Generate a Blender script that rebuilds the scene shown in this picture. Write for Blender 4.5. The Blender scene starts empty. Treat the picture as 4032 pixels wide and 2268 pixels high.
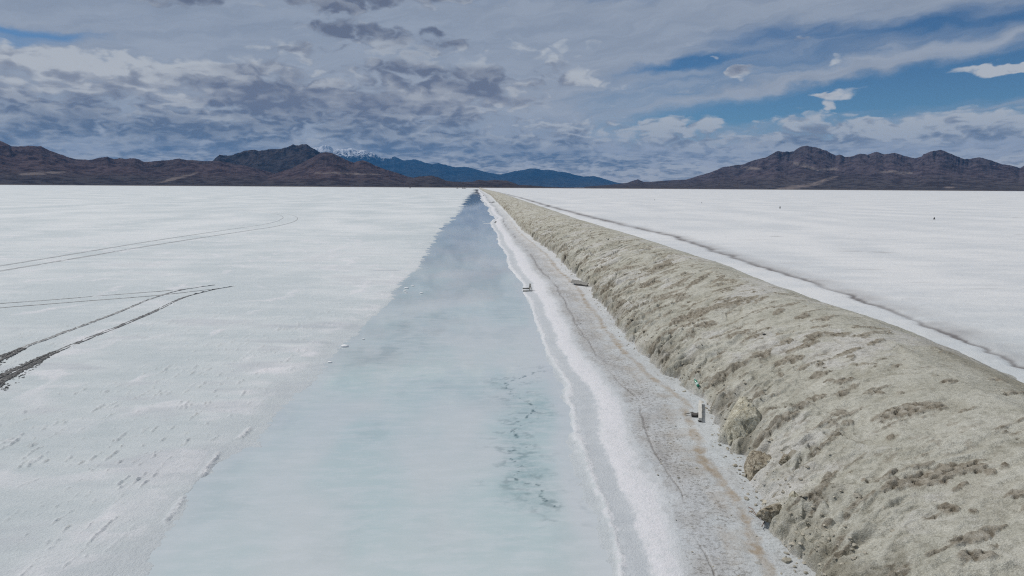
import bpy, bmesh, math, random
import numpy as np
from mathutils import Matrix, Vector

# ------------------------------------------------------------------ camera
H = 5.0
F = 2688.0
CX, CY = 2016.0, 1134.0
def _cam(px, py):
    return np.array([(px-CX)/F, -(py-CY)/F, -1.0])
_p0, _p1 = _cam(0, 735+.0062*(0-1885)), _cam(4032, 735+.0062*(4032-1885))
_Z = np.cross(_p0, _p1); _Z /= np.linalg.norm(_Z)
if _Z[1] < 0: _Z = -_Z
_Y = _cam(1885, 735); _Y /= np.linalg.norm(_Y)
_X = np.cross(_Y, _Z)
R = np.array([_X, _Y, _Z])                 # world <- camera

def ray(px, py):
    d = R @ _cam(px, py)
    return d/np.linalg.norm(d)
def gp(px, py, z=0.0):
    """where the view through that picture point meets the ground"""
    d = ray(px, py); k = (z-H)/d[2]
    return np.array([d[0]*k, d[1]*k])
def ae(px, py):
    d = ray(px, py)
    return math.atan2(d[0], d[1]), math.asin(d[2])

sc = bpy.context.scene
cd = bpy.data.cameras.new('camera'); cam = bpy.data.objects.new('camera', cd)
sc.collection.objects.link(cam); sc.camera = cam
cd.sensor_width = 36; cd.lens = 36*F/4032
cd.clip_start = .1; cd.clip_end = 200000
M = Matrix([list(R[0])+[0], list(R[1])+[0], list(R[2])+[H], [0, 0, 0, 1]])
cam.matrix_world = M
sc.render.resolution_x, sc.render.resolution_y = 1024, 576

# ------------------------------------------------------------------ node helper
class N:
    def __init__(s, tree):
        s.t = tree; s.n = tree.nodes; s.l = tree.links
    def put(s, sock, v):
        if v is None: return
        if isinstance(v, bpy.types.NodeSocket): s.l.new(v, sock)
        elif isinstance(v, (tuple, list)) and len(v) == 3 and sock.type == 'RGBA': sock.default_value = (*v, 1)
        else: sock.default_value = v
    def m(s, op, a, b=None, c=None, clamp=False):
        n = s.n.new('ShaderNodeMath'); n.operation = op; n.use_clamp = clamp
        for i, v in enumerate((a, b, c)):
            if v is not None: s.put(n.inputs[i], v)
        return n.outputs[0]
    def v(s, op, a, b=None, c=None):
        n = s.n.new('ShaderNodeVectorMath'); n.operation = op
        for i, x in enumerate((a, b, c)):
            if x is not None: s.put(n.inputs[i], x)
        return n.outputs['Value'] if op in ('DOT_PRODUCT', 'LENGTH') else n.outputs[0]
    def mix(s, f, a, b):
        n = s.n.new('ShaderNodeMix'); n.data_type = 'RGBA'
        s.put(n.inputs[0], f); s.put(n.inputs[6], a); s.put(n.inputs[7], b)
        return n.outputs[2]
    def mul(s, f, a, b):
        n = s.n.new('ShaderNodeMix'); n.data_type = 'RGBA'; n.blend_type = 'MULTIPLY'
        s.put(n.inputs[0], f); s.put(n.inputs[6], a); s.put(n.inputs[7], b)
        return n.outputs[2]
    def ss(s, v, lo, hi, a=0.0, b=1.0):
        n = s.n.new('ShaderNodeMapRange'); n.interpolation_type = 'SMOOTHSTEP'
        s.put(n.inputs[0], v); n.inputs[1].default_value = lo; n.inputs[2].default_value = hi
        n.inputs[3].default_value = a; n.inputs[4].default_value = b
        return n.outputs[0]
    def noise(s, vec, scale=1, detail=4, rough=.55, dist=0, kind='FBM'):
        n = s.n.new('ShaderNodeTexNoise'); n.noise_dimensions = '3D'
        s.put(n.inputs['Vector'], vec); n.inputs['Scale'].default_value = scale
        n.inputs['Detail'].default_value = detail; n.inputs['Roughness'].default_value = rough
        n.inputs['Distortion'].default_value = dist
        return n.outputs[0]
    def noisec(s, vec, scale=1, detail=3):
        n = s.n.new('ShaderNodeTexNoise'); s.put(n.inputs['Vector'], vec)
        n.inputs['Scale'].default_value = scale; n.inputs['Detail'].default_value = detail
        return n.outputs[1]
    def comb(s, x, y, z=0.0):
        n = s.n.new('ShaderNodeCombineXYZ')
        for i, v in enumerate((x, y, z)): s.put(n.inputs[i], v)
        return n.outputs[0]
    def sep(s, v):
        n = s.n.new('ShaderNodeSeparateXYZ'); s.put(n.inputs[0], v); return n.outputs
    def attr(s, name):
        n = s.n.new('ShaderNodeAttribute'); n.attribute_name = name; return n.outputs

# ------------------------------------------------------------------ sun and sky
SUN_EL, SUN_AZ = math.radians(50), math.radians(-58)      # azimuth from +Y, negative = left
sd = Vector((math.cos(SUN_EL)*math.sin(SUN_AZ), math.cos(SUN_EL)*math.cos(SUN_AZ), math.sin(SUN_EL)))
sl = bpy.data.lights.new('sun', 'SUN'); sl.energy = 2.65; sl.angle = math.radians(1.5); sl.color = (1, .955, .90)
so = bpy.data.objects.new('sun', sl); sc.collection.objects.link(so)
so.rotation_euler = sd.to_track_quat('Z', 'Y').to_euler()
sc.view_settings.view_transform = 'Standard'; sc.view_settings.look = 'None'
sc.view_settings.exposure = 0.0; sc.view_settings.gamma = 1

w = bpy.data.worlds.new('World'); sc.world = w; w.use_nodes = True
for n in list(w.node_tree.nodes): w.node_tree.nodes.remove(n)
g = N(w.node_tree)
tc = g.n.new('ShaderNodeTexCoord').outputs['Generated']
sky = g.n.new('ShaderNodeTexSky'); sky.sky_type = 'NISHITA'; sky.sun_disc = False
sky.sun_elevation = SUN_EL; sky.sun_rotation = SUN_AZ; sky.altitude = 1280
sky.air_density = 1.0; sky.dust_density = .6; sky.ozone_density = 2.5
X, Y, Z = g.sep(g.v('NORMALIZE', tc))
az = g.m('ARCTAN2', X, Y); el = g.m('ARCSINE', Z)
elp = g.m('MAXIMUM', el, 0.0)
ael = g.comb(az, el, 0.0)
# domain warp
wn = g.noisec(g.v('MULTIPLY', ael, (20.0, 40.0, 1)), 1, 5)
warp = g.v('MULTIPLY', g.v('SUBTRACT', wn, (.5, .5, .5)), (.070, .036, 0))
P = g.v('ADD', ael, warp)
tilt = -0.13
wx = g.sep(P)
Pt = g.comb(wx[0], g.m('MULTIPLY_ADD', wx[0], tilt, wx[1]), 0.0)
def blobs(lst, start=0.0):
    acc = start
    for (px, py, rx, ry, wt, *tl) in lst:
        a0, e0 = ae(px, py); src = P
        if tl: e0 = e0 + a0*tilt; src = Pt
        k = 1/F*math.cos(a0)
        rx, ry = rx*k, ry*k
        v = g.v('MULTIPLY_ADD', src, (1/rx, 1/ry, 0), (-a0/rx, -e0/ry, 0))
        d = g.m('POWER', .3679, g.v('DOT_PRODUCT', v, v))
        acc = g.m('MULTIPLY_ADD', d, wt, acc)
    return acc
# three decks of cloud, each the smaller and flatter the lower it stands
hb_, mb_ = g.ss(el, .095, .140), g.ss(el, .035, .062)
def dens(up_):
    out = None
    for (a, b, off, wgt) in ((17, 66, 1.3, None), (12, 31, 4.1, mb_), (8.5, 17, 8.2, hb_)):
        v = g.v('ADD', g.v('MULTIPLY', ael, (a, b, 1)), (off, up_*.45+off, 0))
        n = g.noise(v, 1.0, 8, .53, 0)
        vo = g.n.new('ShaderNodeTexVoronoi'); vo.feature = 'F1'; vo.voronoi_dimensions = '2D'; vo.inputs['Scale'].default_value = 2.9; vo.inputs['Detail'].default_value = 1.0; vo.inputs['Roughness'].default_value = .6
        g.put(vo.inputs['Vector'], g.v('ADD', v, g.v('MULTIPLY', g.v('SUBTRACT', wn, (.5, .5, .5)), (.7, .7, 0)))); n = g.m('ADD', n, g.m('MULTIPLY_ADD', vo.outputs['Distance'], -.27, .13))
        out = n if out is None else g.m('ADD', out, g.m('MULTIPLY', wgt, g.m('SUBTRACT', n, out)))
    return out
D0 = dens(0); D1 = dens(1)
cum_bias = blobs([
    (2016, 650, 4200, 130, .30), (430, 262, 450, 62, .24), (60, 380, 300, 60, .20), (40, 215, 130, 30, .16),
    (1160, 190, 150, 38, .36), (1500, 145, 330, 55, .30), (1500, 0, 520, 62, .36), (650, 5, 200, 45, .30), (1800, 200, 130, 40, .12),
    (1250, 420, 800, 120, .26), (1850, 340, 560, 70, .22), (2330, 290, 230, 45, .16), (1650, 275, 200, 22, .16),
    (2700, 485, 430, 32, .26), (3600, 500, 360, 42, .24), (3000, 545, 1200, 50, .10),
    (3290, 365, 150, 22, .56), (3255, 412, 50, 28, .52), (2930, 285, 115, 28, .55, 1),
    (3170, 150, 140, 36, .50, 1), (4010, 273, 270, 15, .50), (3270, 238, 36, 18, .34), (3330, 225, 40, 20, .34), (3500, 160, 110, 24, .36, 1), (2800, 235, 25, 12, .4), (3050, 560, 60, 10, .2), (2750, 345, 50, 12, .3),
    (1900, 270, 700, 35, -.07), (800, 130, 650, 60, -.26), (2000, 90, 700, 60, -.12),
    (3300, 330, 900, 125, -.30, 1), (2750, 250, 420, 50, -.20, 1), (2250, 440, 350, 35, -.10), (2500, 60, 1400, 70, -.30),
    (100, 120, 330, 55, -.30), (1300, 105, 260, 30, .18), (1750, 130, 220, 34, .18), (3500, 90, 900, 90, -.30, 1), (3500, 600, 700, 40, -.12)], 0.0)
over = g.ss(el, .27, .45, 0, -.35)
Dc = g.m('ADD', g.m('ADD', D0, cum_bias), over)
lf = g.noise(g.v('MULTIPLY', ael, (5.0, 24, 1)), 1.0, 3)
Dc = g.m('ADD', Dc, g.m('MULTIPLY_ADD', lf, .34, -.17))
a_c = g.ss(Dc, .495, .69)
lit = g.ss(g.m('SUBTRACT', D0, D1), -.19, .19)
edge = g.ss(Dc, .55, .90, 1, 0)
lit = g.m('MULTIPLY_ADD', edge, .40, g.m('MULTIPLY', lit, .95))
darkz = blobs([(1300, 430, 950, 120, .44), (1900, 340, 600, 80, .24), (1500, 160, 520, 90, .62), (1500, 0, 800, 70, .62), (650, 0, 300, 50, .60), (2000, 290, 400, 50, .30), (600, 470, 600, 70, .16), (1400, 600, 2200, 130, .28), (400, 240, 420, 60, -.30), (2700, 470, 450, 40, -.14), (3400, 380, 700, 160, -.45)], 0.0)
lit = g.m('SUBTRACT', g.m('ADD', lit, g.m('MULTIPLY_ADD', lf, -1.5, .75)), g.m('ADD', darkz, .10))
hz = g.ss(el, 0.03, .12, 1, 0)
c_dark = g.mix(hz, (.155, .170, .232), (.108, .135, .182))
c_mid = g.mix(hz, (.290, .310, .370), (.235, .270, .325))
c_brt = g.mix(hz, (.54, .565, .61), (.40, .445, .505))
cc = g.mix(g.ss(lit, -.30, .42), c_dark, c_mid); cc = g.mix(g.ss(lit, .22, .95), cc, c_brt)
# high thin veil, drawn out in streaks
st = g.noise(g.v('MULTIPLY', Pt, (2.4, 22, 1)), 1.0, 5, .5, .3)
st2 = g.noise(g.v('MULTIPLY', Pt, (9, 60, 1)), 1.0, 6, .6, .2)
vb = blobs([(500, 150, 1500, 300, .42), (1900, 150, 1100, 200, .34), (3100, 30, 1300, 60, .30), (2400, 240, 500, 70, .20, 1),
            (3650, 215, 650, 34, .34, 1), (3000, 345, 500, 20, .16, 1), (90, 125, 330, 30, -.46), (40, 170, 200, 20, -.3), (2650, 262, 240, 20, -.40, 1), (3350, 390, 900, 50, -.30, 1), (3950, 330, 350, 45, -.20, 1), (3050, 120, 260, 30, -.20, 1),
            (3700, 90, 400, 26, -.16), (2016, 690, 4200, 120, .48), (900, 520, 1700, 200, .4), (3600, 610, 900, 60, .3), (3850, 430, 300, 14, .14, 1), (2050, 430, 300, 60, .1), (3500, 320, 120, 200, .03)], 0.0)
av = g.m('ADD', g.m('ADD', vb, g.m('MULTIPLY', st, .55)), g.m('MULTIPLY', st2, .30))
av = g.m('MULTIPLY', g.ss(av, .34, .82), .95)
skyb = g.mix(g.ss(el, .03, .16), g.mul(1.0, sky.outputs[0], (.42, .60, .72)), g.mul(1.0, sky.outputs[0], (.33, .48, .62)))
hi = g.ss(el, .35, .8)
c_veil = g.mix(g.ss(st2, .3, .7), (.330, .368, .445), (.400, .438, .515))
c_veil = g.mix(hi, c_veil, (.62, .61, .60))  # unseen overhead veil, whitened to neutralise and soften the ambient light
av = g.m('MAXIMUM', av, g.m('MULTIPLY', hi, .85))
K = 10.0                                    # the Background runs at 0.1
def scale(c, k):
    n = g.n.new('ShaderNodeVectorMath'); n.operation = 'SCALE'; g.put(n.inputs[0], c); n.inputs['Scale'].default_value = k
    return n.outputs[0]
col = g.mix(av, skyb, scale(c_veil, K))
col = g.mix(g.m('MULTIPLY', a_c, .94), col, scale(cc, K))
low = g.ss(el, -.02, .030, .5, 0)
col = g.mix(low, col, (2.3, 2.7, 3.3, 1))
# low sky brightened and warmed to make up for dimming by the haze
col = g.v('MULTIPLY', col, g.mix(g.ss(el, .0, .09), (1.90, 1.62, 1.30, 1), (1.10, 1.06, .98, 1)))
col = g.v('MULTIPLY', col, g.mix(g.ss(el, .09, .22), (1, 1, 1, 1), (.80, .85, .92, 1)))
bg = g.n.new('ShaderNodeBackground'); bg.inputs[1].default_value = .1; g.l.new(col, bg.inputs[0])
wo = g.n.new('ShaderNodeOutputWorld'); g.l.new(bg.outputs[0], wo.inputs[0])
w.cycles.sampling_method = 'MANUAL'; w.cycles.sample_map_resolution = 512

# ------------------------------------------------------------------ noise in numpy
def pn(x, y, seed=0):
    x = np.asarray(x, np.float64); y = np.asarray(y, np.float64)
    xi = np.floor(x).astype(np.int64); yi = np.floor(y).astype(np.int64)
    fx = (x-xi).astype(np.float32); fy = (y-yi).astype(np.float32)
    def gr(a, b, dx, dy):
        h = (a*374761393+b*668265263+seed*1442695041) & 0xffffffff
        h = ((h ^ (h >> 13))*1274126177) & 0xffffffff
        h = (h ^ (h >> 16)) & 0xffff
        t = h.astype(np.float32)*(2*np.pi/65536)
        return np.cos(t)*dx+np.sin(t)*dy
    u = fx*fx*fx*(fx*(fx*6-15)+10); v = fy*fy*fy*(fy*(fy*6-15)+10)
    a = gr(xi, yi, fx, fy); b = gr(xi+1, yi, fx-1, fy)
    c = gr(xi, yi+1, fx, fy-1); d = gr(xi+1, yi+1, fx-1, fy-1)
    return (a+(b-a)*u)+((c+(d-c)*u)-(a+(b-a)*u))*v
def fbm(x, y, o=4, seed=0, r=.5):
    s = 0; a = 1.0
    for i in range(o):
        s = s+a*pn(x*2**i+i*17.3, y*2**i-i*9.1, seed+i); a *= r
    return s
def ridged(x, y, o=4, seed=0, r=.5):
    s = 0; a = 1.0; t = 0
    for i in range(o):
        s = s+a*(1-2*np.abs(pn(x*2**i+i*7.3, y*2**i+i*3.1, seed+i))); t += a; a *= r
    return s/t
def sst(x, a, b):
    t = np.clip((x-a)/(b-a), 0, 1); return t*t*(3-2*t)

# ------------------------------------------------------------------ mesh helpers
def link(o): sc.collection.objects.link(o); return o
def tag(o, label=None, cat=None, group=None, kind=None):
    for k, v in (('label', label), ('category', cat), ('group', group), ('kind', kind)):
        if v: o[k] = v
    return o
def grid_mesh(name, V, nr, nc, mat, attrs={}, smooth=True, tri=None):
    """V (nr*nc,3) regular grid -> object"""
    me = bpy.data.meshes.new(name)
    me.vertices.add(nr*nc); me.vertices.foreach_set('co', V.astype(np.float32).ravel())
    i = np.arange((nr-1)*nc).reshape(nr-1, nc)[:, :-1].ravel()
    q = np.stack([i, i+1, i+nc+1, i+nc], 1).astype(np.int32)
    me.loops.add(q.size); me.loops.foreach_set('vertex_index', q.ravel())
    me.polygons.add(len(q)); me.polygons.foreach_set('loop_start', np.arange(0, q.size, 4, dtype=np.int32))
    me.polygons.foreach_set('use_smooth', np.full(len(q), smooth))
    me.update(calc_edges=True)
    for k, a in attrs.items():
        at = me.attributes.new(k, 'FLOAT', 'POINT'); at.data.foreach_set('value', np.asarray(a, np.float32).ravel())
    me.materials.append(mat)
    return link(bpy.data.objects.new(name, me))
def mat(name):
    m = bpy.data.materials.new(name); m.use_nodes = True
    for n in list(m.node_tree.nodes): m.node_tree.nodes.remove(n)
    h = N(m.node_tree)
    b = h.n.new('ShaderNodeBsdfPrincipled'); o = h.n.new('ShaderNodeOutputMaterial'); h.l.new(b.outputs[0], o.inputs[0])
    h.b = b; h.pos = h.n.new('ShaderNodeNewGeometry').outputs['Position']; h.obj = h.n.new('ShaderNodeTexCoord').outputs['Object']
    def bump(height, dist, strength=1.0):
        n = h.n.new('ShaderNodeBump'); n.inputs['Distance'].default_value = dist; n.inputs['Strength'].default_value = strength
        h.put(n.inputs['Height'], height); h.l.new(n.outputs[0], b.inputs['Normal'])
    h.bump = bump
    return m, h
def simple(name, col, var=.25, scale=20, rough=.85, bump=.003, stretch=(1, 1, 1)):
    m, h = mat(name)
    n = h.noise(h.v('MULTIPLY', h.obj, stretch), scale, 5, .6)
    c2 = tuple(c*(1-var) for c in col); c3 = tuple(min(1, c*(1+var)) for c in col)
    h.put(h.b.inputs['Base Color'], h.mix(h.ss(n, .3, .7), c2, c3)); h.b.inputs['Roughness'].default_value = rough
    h.bump(n, bump)
    return m

# ------------------------------------------------------------------ traced ground curves
def curve(pts):
    """picture points -> X as a function of log Y on the ground"""
    w_ = sorted([tuple(gp(*p)) for p in pts], key=lambda t: t[1])
    ys = np.log([max(a[1], 1e-3) for a in w_]); xs = np.array([a[0] for a in w_])
    return lambda y: np.interp(np.log(np.maximum(y, 1e-3)), ys, xs)
XLc = curve([(1872, 752), (1868, 757), (1850, 780), (1818, 838), (1783, 870), (1757, 907), (1707, 962), (1694, 1005), (1655, 1060), (1580, 1126),
             (1556, 1178), (1490, 1245), (1440, 1290), (1425, 1318), (1352, 1360), (1276, 1469), (1203, 1535), (1130, 1600), (1060, 1690), (1000, 1760), (880, 1815), (806, 1880),
             (746, 1959), (718, 2019), (690, 2070), (671, 2103), (592, 2220), (560, 2300), (500, 2500)])
XSc = curve([(1872, 752), (1850, 780), (1818, 838), (1783, 870), (1757, 907), (1707, 962), (1694, 1005), (1655, 1060), (1575, 1126),
             (1545, 1178), (1480, 1245), (1400, 1280), (1310, 1330), (1290, 1370), (1240, 1440), (1130, 1540), (1040, 1620), (960, 1720), (860, 1790), (800, 1880),
             (730, 1959), (690, 2019), (640, 2080), (560, 2150), (500, 2220), (430, 2300), (350, 2500)])
XRc = curve([(1880, 752), (1888, 764), (1891, 775), (1893, 790), (1907, 800), (1906, 807), (1925, 818), (1920, 828), (1929, 844), (1950, 859), (1934, 867), (1933, 883), (1936, 894),
             (1957, 924), (1960, 958), (1991, 1000), (2000, 1045), (2016, 1072), (2039, 1095), (2059, 1118), (2059, 1156), (2074, 1175), (2089, 1210),
             (2104, 1258), (2125, 1310), (2150, 1400), (2185, 1472), (2225, 1560), (2240, 1640), (2238, 1738), (2250, 1835), (2300, 1955), (2340, 2052), (2370, 2150), (2400, 2268), (2440, 2450)])
XRim = curve([(1880.5, 752), (1889, 764), (1892, 775), (1894, 790), (1909, 800), (1908, 807), (1928, 818), (1923, 828), (1932, 844), (1955, 859), (1938, 867), (1937, 883), (1940, 894),
             (1962, 924), (1965, 958), (1996, 1000), (2006, 1045), (2021, 1072), (2044, 1095), (2064, 1118), (2064, 1156), (2080, 1175), (2095, 1210),
             (2110, 1258), (2132, 1310), (2160, 1400), (2206, 1472), (2250, 1560), (2262, 1640), (2268, 1738), (2307, 1835), (2375, 1955), (2400, 2052), (2420, 2150), (2444, 2268), (2480, 2450)])
XBc = curve([(1887.5, 743), (1910, 757), (1933, 770), (1956, 795), (2003, 843), (2066, 915), (2120, 955), (2191, 1006), (2254, 1078), (2330, 1140), (2363, 1190), (2457, 1320), (2530, 1390),
             (2613, 1471), (2720, 1540), (2801, 1590), (2830, 1700), (2880, 1800), (2950, 1890), (3020, 1990), (3060, 2090), (3120, 2170), (3180, 2268), (3300, 2450)])
XDc = curve([(4200, 1520), (4032, 1450), (3860, 1375), (3700, 1312), (3500, 1225), (3360, 1177), (3170, 1107), (3000, 1055), (2850, 1005), (2640, 930), (2480, 895), (2300, 850), (2166, 815), (2040, 777), (1960, 757), (1905, 744)])

def wfield(x, y):
    """>0 in the water, metres to the shore"""
    L = np.log(np.maximum(y, 1)); kx = np.clip(1-(y-60)/600, .25, 1)
    ja = (.004+.0058*y)*(.5+.5*sst(y, 15, 30))*(fbm(L*13, L*0+.3, 2, 3)*1.2+2.6*np.maximum(ridged(L*52, x*.015, 3, 5), 0)**2.5-.55)
    jb = (.03+.0032*y)*(fbm(L*15, L*0+7.3, 3, 13)+fbm(L*70, x*.2, 2, 15)*.6)
    near = np.clip(1-y/40, 0, 1)
    n2 = .15*fbm(x*1.8, y*1.1, 5, 21, .6)*np.minimum(1, 12/y+.15)
    wL = x-XLc(y)+ja+n2+near*.20*fbm(x*3.5, y*2.6, 5, 22, .62)
    wR = XRc(y)-x+jb*.8+n2
    W = np.minimum(wL, wR)
    for (px, py, rx, ry, k) in ((1902, 873, 12, .8, .6), (1917, 879.5, 24, .8, .8), (1873, 763.3, 8, .7, 3.0), (1868, 754.5, 5, 1.0, 6.0), (1874, 773, 2, .7, 1.5), (1883, 773, 2, .7, 1.5)):
        p = gp(px, py); ax = rx*p[1]/F; ay = ry*p[1]**2/(F*H)
        W = W-k*2.5*np.exp(-(((x-p[0])/ax)**2+((y-p[1])/ay)**2))
    return W

PROF_S = np.array([-50, -.25, 0, .18, .5, 1.2, 2.2, 3.3, 4.3, 5.2, 6.2, 7.4, 8.6, 9.6, 60.])
PROF_Z = np.array([-.5, -.10, 0, .20, .42, .80, 1.22, 1.52, 1.66, 1.60, 1.32, .80, .28, -.05, -.5])

# ------------------------------------------------------------------ ground sheet
cols = np.concatenate([[-60, -25, -12, -7, -4.5, -3.2, -2.4, -1.9, -1.6, -1.4, -1.25, -1.15], np.linspace(-1.1, 1.1, 1250), [1.15, 1.25, 1.4, 1.6, 1.9, 2.4, 3.2, 4.5, 7, 12, 25, 60]])
inv = np.linspace(1/6.6, 1/120, 640)
rows = np.concatenate([1/inv, 120*np.exp(np.linspace(0, math.log(1500/120), 400))[1:], 1500*np.exp(np.linspace(0, math.log(40), 60))[1:]])
nr, nc = len(rows), len(cols)
gy, gu = np.meshgrid(rows, cols, indexing='ij')
gx = gu*gy; gyf = gy.ravel(); gxf = gx.ravel()
W = wfield(gxf, gyf)
xb, xr, xs, xd = XBc(gyf), XRim(gyf), XSc(gyf), XDc(gyf)
right = gxf > .5*(XLc(gyf)+XRc(gyf))
fade = np.clip(40/gyf, .0, 1)
z = np.where(W < 0, np.minimum(-W*np.where(right, .12, .035), .035), np.maximum(-W*.3, -.25))
land = (W < 0)
t = (gxf-xr)/np.maximum(xb-xr, .05)+.05*fbm(gxf*1.2, gyf*.5, 4, 31)*np.clip(20/gyf, .3, 1)
tt = np.where(right, t, -9)
# beach relief: rim, bright bank, dried crust steps
z += np.where(right & land, .015*np.exp(-((tt-.01)/.02)**2)+.03*sst(tt, .1, .25)+.02*sst(tt, .3, .5)+.02*fbm(gxf*3, gyf*2, 4, 33)*np.clip(15/gyf, 0, 1)*sst(tt, .25, .6), 0)
crackx = (tt-.48-.02*fbm(gyf*.35, gyf*0+2, 2, 35)-.010*np.abs(pn(gyf*1.9, gyf*0, 34)))
crackw = np.clip(.0045*gyf/12, .0035, .02)
crack = np.exp(-(crackx/crackw)**2)*(tt > 0)*(gxf > 0)*sst(pn(gyf*.45, gyf*0+.5, 36), -.22, .05)
z -= .03*crack*np.clip(30/gyf, 0, 1)
# pressure ridges in the near salt, running along the canal
lft = (~right) & land
dl = xs-gxf
rm = sst(pn(gxf*.22+5, gyf*.11, 41)+.15*pn(gxf*.9, gyf*.4, 42), -.28, .12)*sst(dl, .15, .9)
wx_, wy_ = gxf+.12*fbm(gxf*1.3, gyf*.8, 2, 43), gyf
rr = np.maximum(pn(wx_*8+.9*gyf*.35, wy_*.95, 44)*.8+.40*pn(wx_*15, wy_*4.6, 45), pn(wx_*11, wy_*1.2, 145)*.8+.35*pn(wx_*22, wy_*5, 146)-.02)
ridge = sst(rr, .29, .48)*rm*lft*np.clip((46-gyf)/22, 0, 1)*(gxf > -40)
# polygon seams
seam = sst(ridged(gxf*.35+.2*fbm(gxf*.8, gyf*.8, 3, 47), gyf*.22, 2, 48), .76, .93)*lft*np.clip((170-gyf)/120, 0, 1)*sst(dl, -.1, .4)*sst(pn(gxf*.3, gyf*.2, 49), -.1, .2)
yb = lambda p0, p1: sst(gyf, gp(0, p1)[1]-.1, gp(700, p1)[1]+.15)*sst(gyf, gp(700, p0)[1]+.1, gp(700, p0)[1]-.15)
edgeb = np.exp(-((dl-.02+.05*pn(gyf*2, gyf*0, 53))/.055)**2)*lft*np.maximum(np.maximum(yb(1690, 1740), yb(1785, 1885)), .7*yb(1960, 2070))
z += .05*ridge*(.6+1.0*pn(gxf*14, gyf*9, 50))+.013*seam*fade+edgeb*(.035+.06*pn(gxf*15, gyf*12, 51))
z += np.where(land, .006*fbm(gxf*2.2, gyf*1.4, 4, 52)*np.clip(30/gyf, 0, 1), 0)
z += np.where(lft, .010*sst(dl, -.1, .3), 0)
# right-hand flat: shallow dark drain beyond the bank
dd = gxf-xd+(.35+.003*gyf)*fbm(np.log(gyf)*15, gxf*0, 4, 61, .5)
z -= .05*np.exp(-(dd/.25)**2)*(gxf > 0)*np.clip(60/gyf, .1, 1)
far = gyf
V = np.stack([gxf, gyf, z], 1)
# ---- masks
A = {}
n1 = fbm(gxf*.10, gyf*.05, 5, 71)             # broad tone
n2 = fbm(gxf*.16+9, gyf*.55, 5, 72)           # cross streaks
n3 = fbm(gxf*1.3, gyf*1.9, 4, 73)
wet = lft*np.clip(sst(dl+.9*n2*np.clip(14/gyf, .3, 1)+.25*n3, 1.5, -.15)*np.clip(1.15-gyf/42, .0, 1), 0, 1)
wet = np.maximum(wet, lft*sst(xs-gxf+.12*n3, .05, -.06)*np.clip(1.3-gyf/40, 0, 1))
tongues = 0*gxf
for (px, py, L_, wd) in ((1235, 1292, 230, 7), (1180, 1352, 190, 6), (1330, 1282, 110, 9), (1520, 1068, 60, 2.2)):
    p = gp(px, py); ax = L_*p[1]/F; ay = wd*p[1]**2/(F*H)
    tongues = tongues+np.exp(-(((gxf-p[0])/ax)**4+((gyf-p[1]+.5*ay*fbm(gxf*1.1, gxf*0, 3, 75)+.12*(gxf-p[0]))/ay)**2))*1.1
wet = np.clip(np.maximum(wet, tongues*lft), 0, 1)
tone = np.clip(.5+1.1*n1+.35*n3*np.clip(25/gyf, 0, 1)+1.0*n2*np.clip(60/gyf, .35, 1), 0, 1)
lav = .8*np.clip(sst(n1*.7+n2*.8+.5*fbm(gxf*.5, gyf*1.1, 3, 76), .05, .45)*np.clip(1.3-gyf/60, 0, 1), 0, 1)*(~right)
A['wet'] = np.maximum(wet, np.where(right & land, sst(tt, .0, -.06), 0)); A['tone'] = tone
def band(v, a, b, s): return sst(v, a-s, a+s)*sst(v, b+s, b-s)
te = tt+.026*fbm(gxf*6, gyf*4, 5, 77, .65)+.03*fbm(gxf*.8, gyf*.35, 3, 78)
lav = np.where(right & (tt < 1.1) & (gxf < xd-2), .75*band(te, .025, .155, .012)+.55*band(te, .36, .60, .05)+.8*sst(te, -.01, -.06), lav)
rutl = sum(np.exp(-((te-c_-.012*pn(gyf*.5, gyf*0, 90+i))/w_)**2)*a_ for i, (c_, w_, a_) in enumerate(((.345, .010, .5), (.405, .014, .6), (.44, .010, .4), (.545, .012, .5), (.60, .016, .55), (.67, .01, .4))))*(gxf > 0)*(tt > 0)*(tt < 1)
lav = np.maximum(lav, tongues*lft*1.2).clip(0, 1)
A['lav'] = lav
brown = np.where((tt > 0) & (tt < 1.2), band(te, .765, .82, .018)*(.65+.35*sst(n3, -.3, .25))*(.75+.25*sst(pn(gyf*.4, gyf*0, 85), -.2, .2))+.40*band(te, .63, .78, .03)*sst(n3, -.35, .3), 0)*sst(gxf, 0, 1)
A['brown'] = brown*np.clip(1.25-gyf/140, .25, 1)
speck = np.where((tt > 0) & (tt < 1.3), .45*band(te, .36, 1.2, .06)+.55*band(te+.04*n3, .42, .70, .05), 0)
A['speck'] = speck*np.clip(1.2-gyf/120, .2, 1)*(.65+.35*sst(fbm(gxf*.8, gyf*.3, 3, 84), -.25, .2))
A['white'] = np.where((tt > -.1) & (tt < 1), np.maximum(sst(te, .135, .175)*sst(te, .40, .26), .8*band(te+.03*fbm(gxf*9, gyf*5, 3, 79), -.004, .026, .018)), 0)+.6*edgeb+.3*ridge+.75*seam+.45*lft*sst(dl, .05, .3)*sst(dl, 1.7, .6)*sst(n3+.8*n2, -.25, .35)*np.clip(1.4-gyf/60, 0, 1)  # ridge term paints the lit side of the crust ridges into the colour
dsh = (gxf > xb+5)
lw = np.clip(.0060*gyf, .10, .8)*(1+.8*pn(gyf*.6, gyf*0, 64))
wetp = np.exp(-((te-.505)/.022)**2)*sst(pn(gyf*.55+2, gyf*0, 37), .05, .3)*(gxf > 0)*(tt > 0)*(tt < 1)
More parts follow.
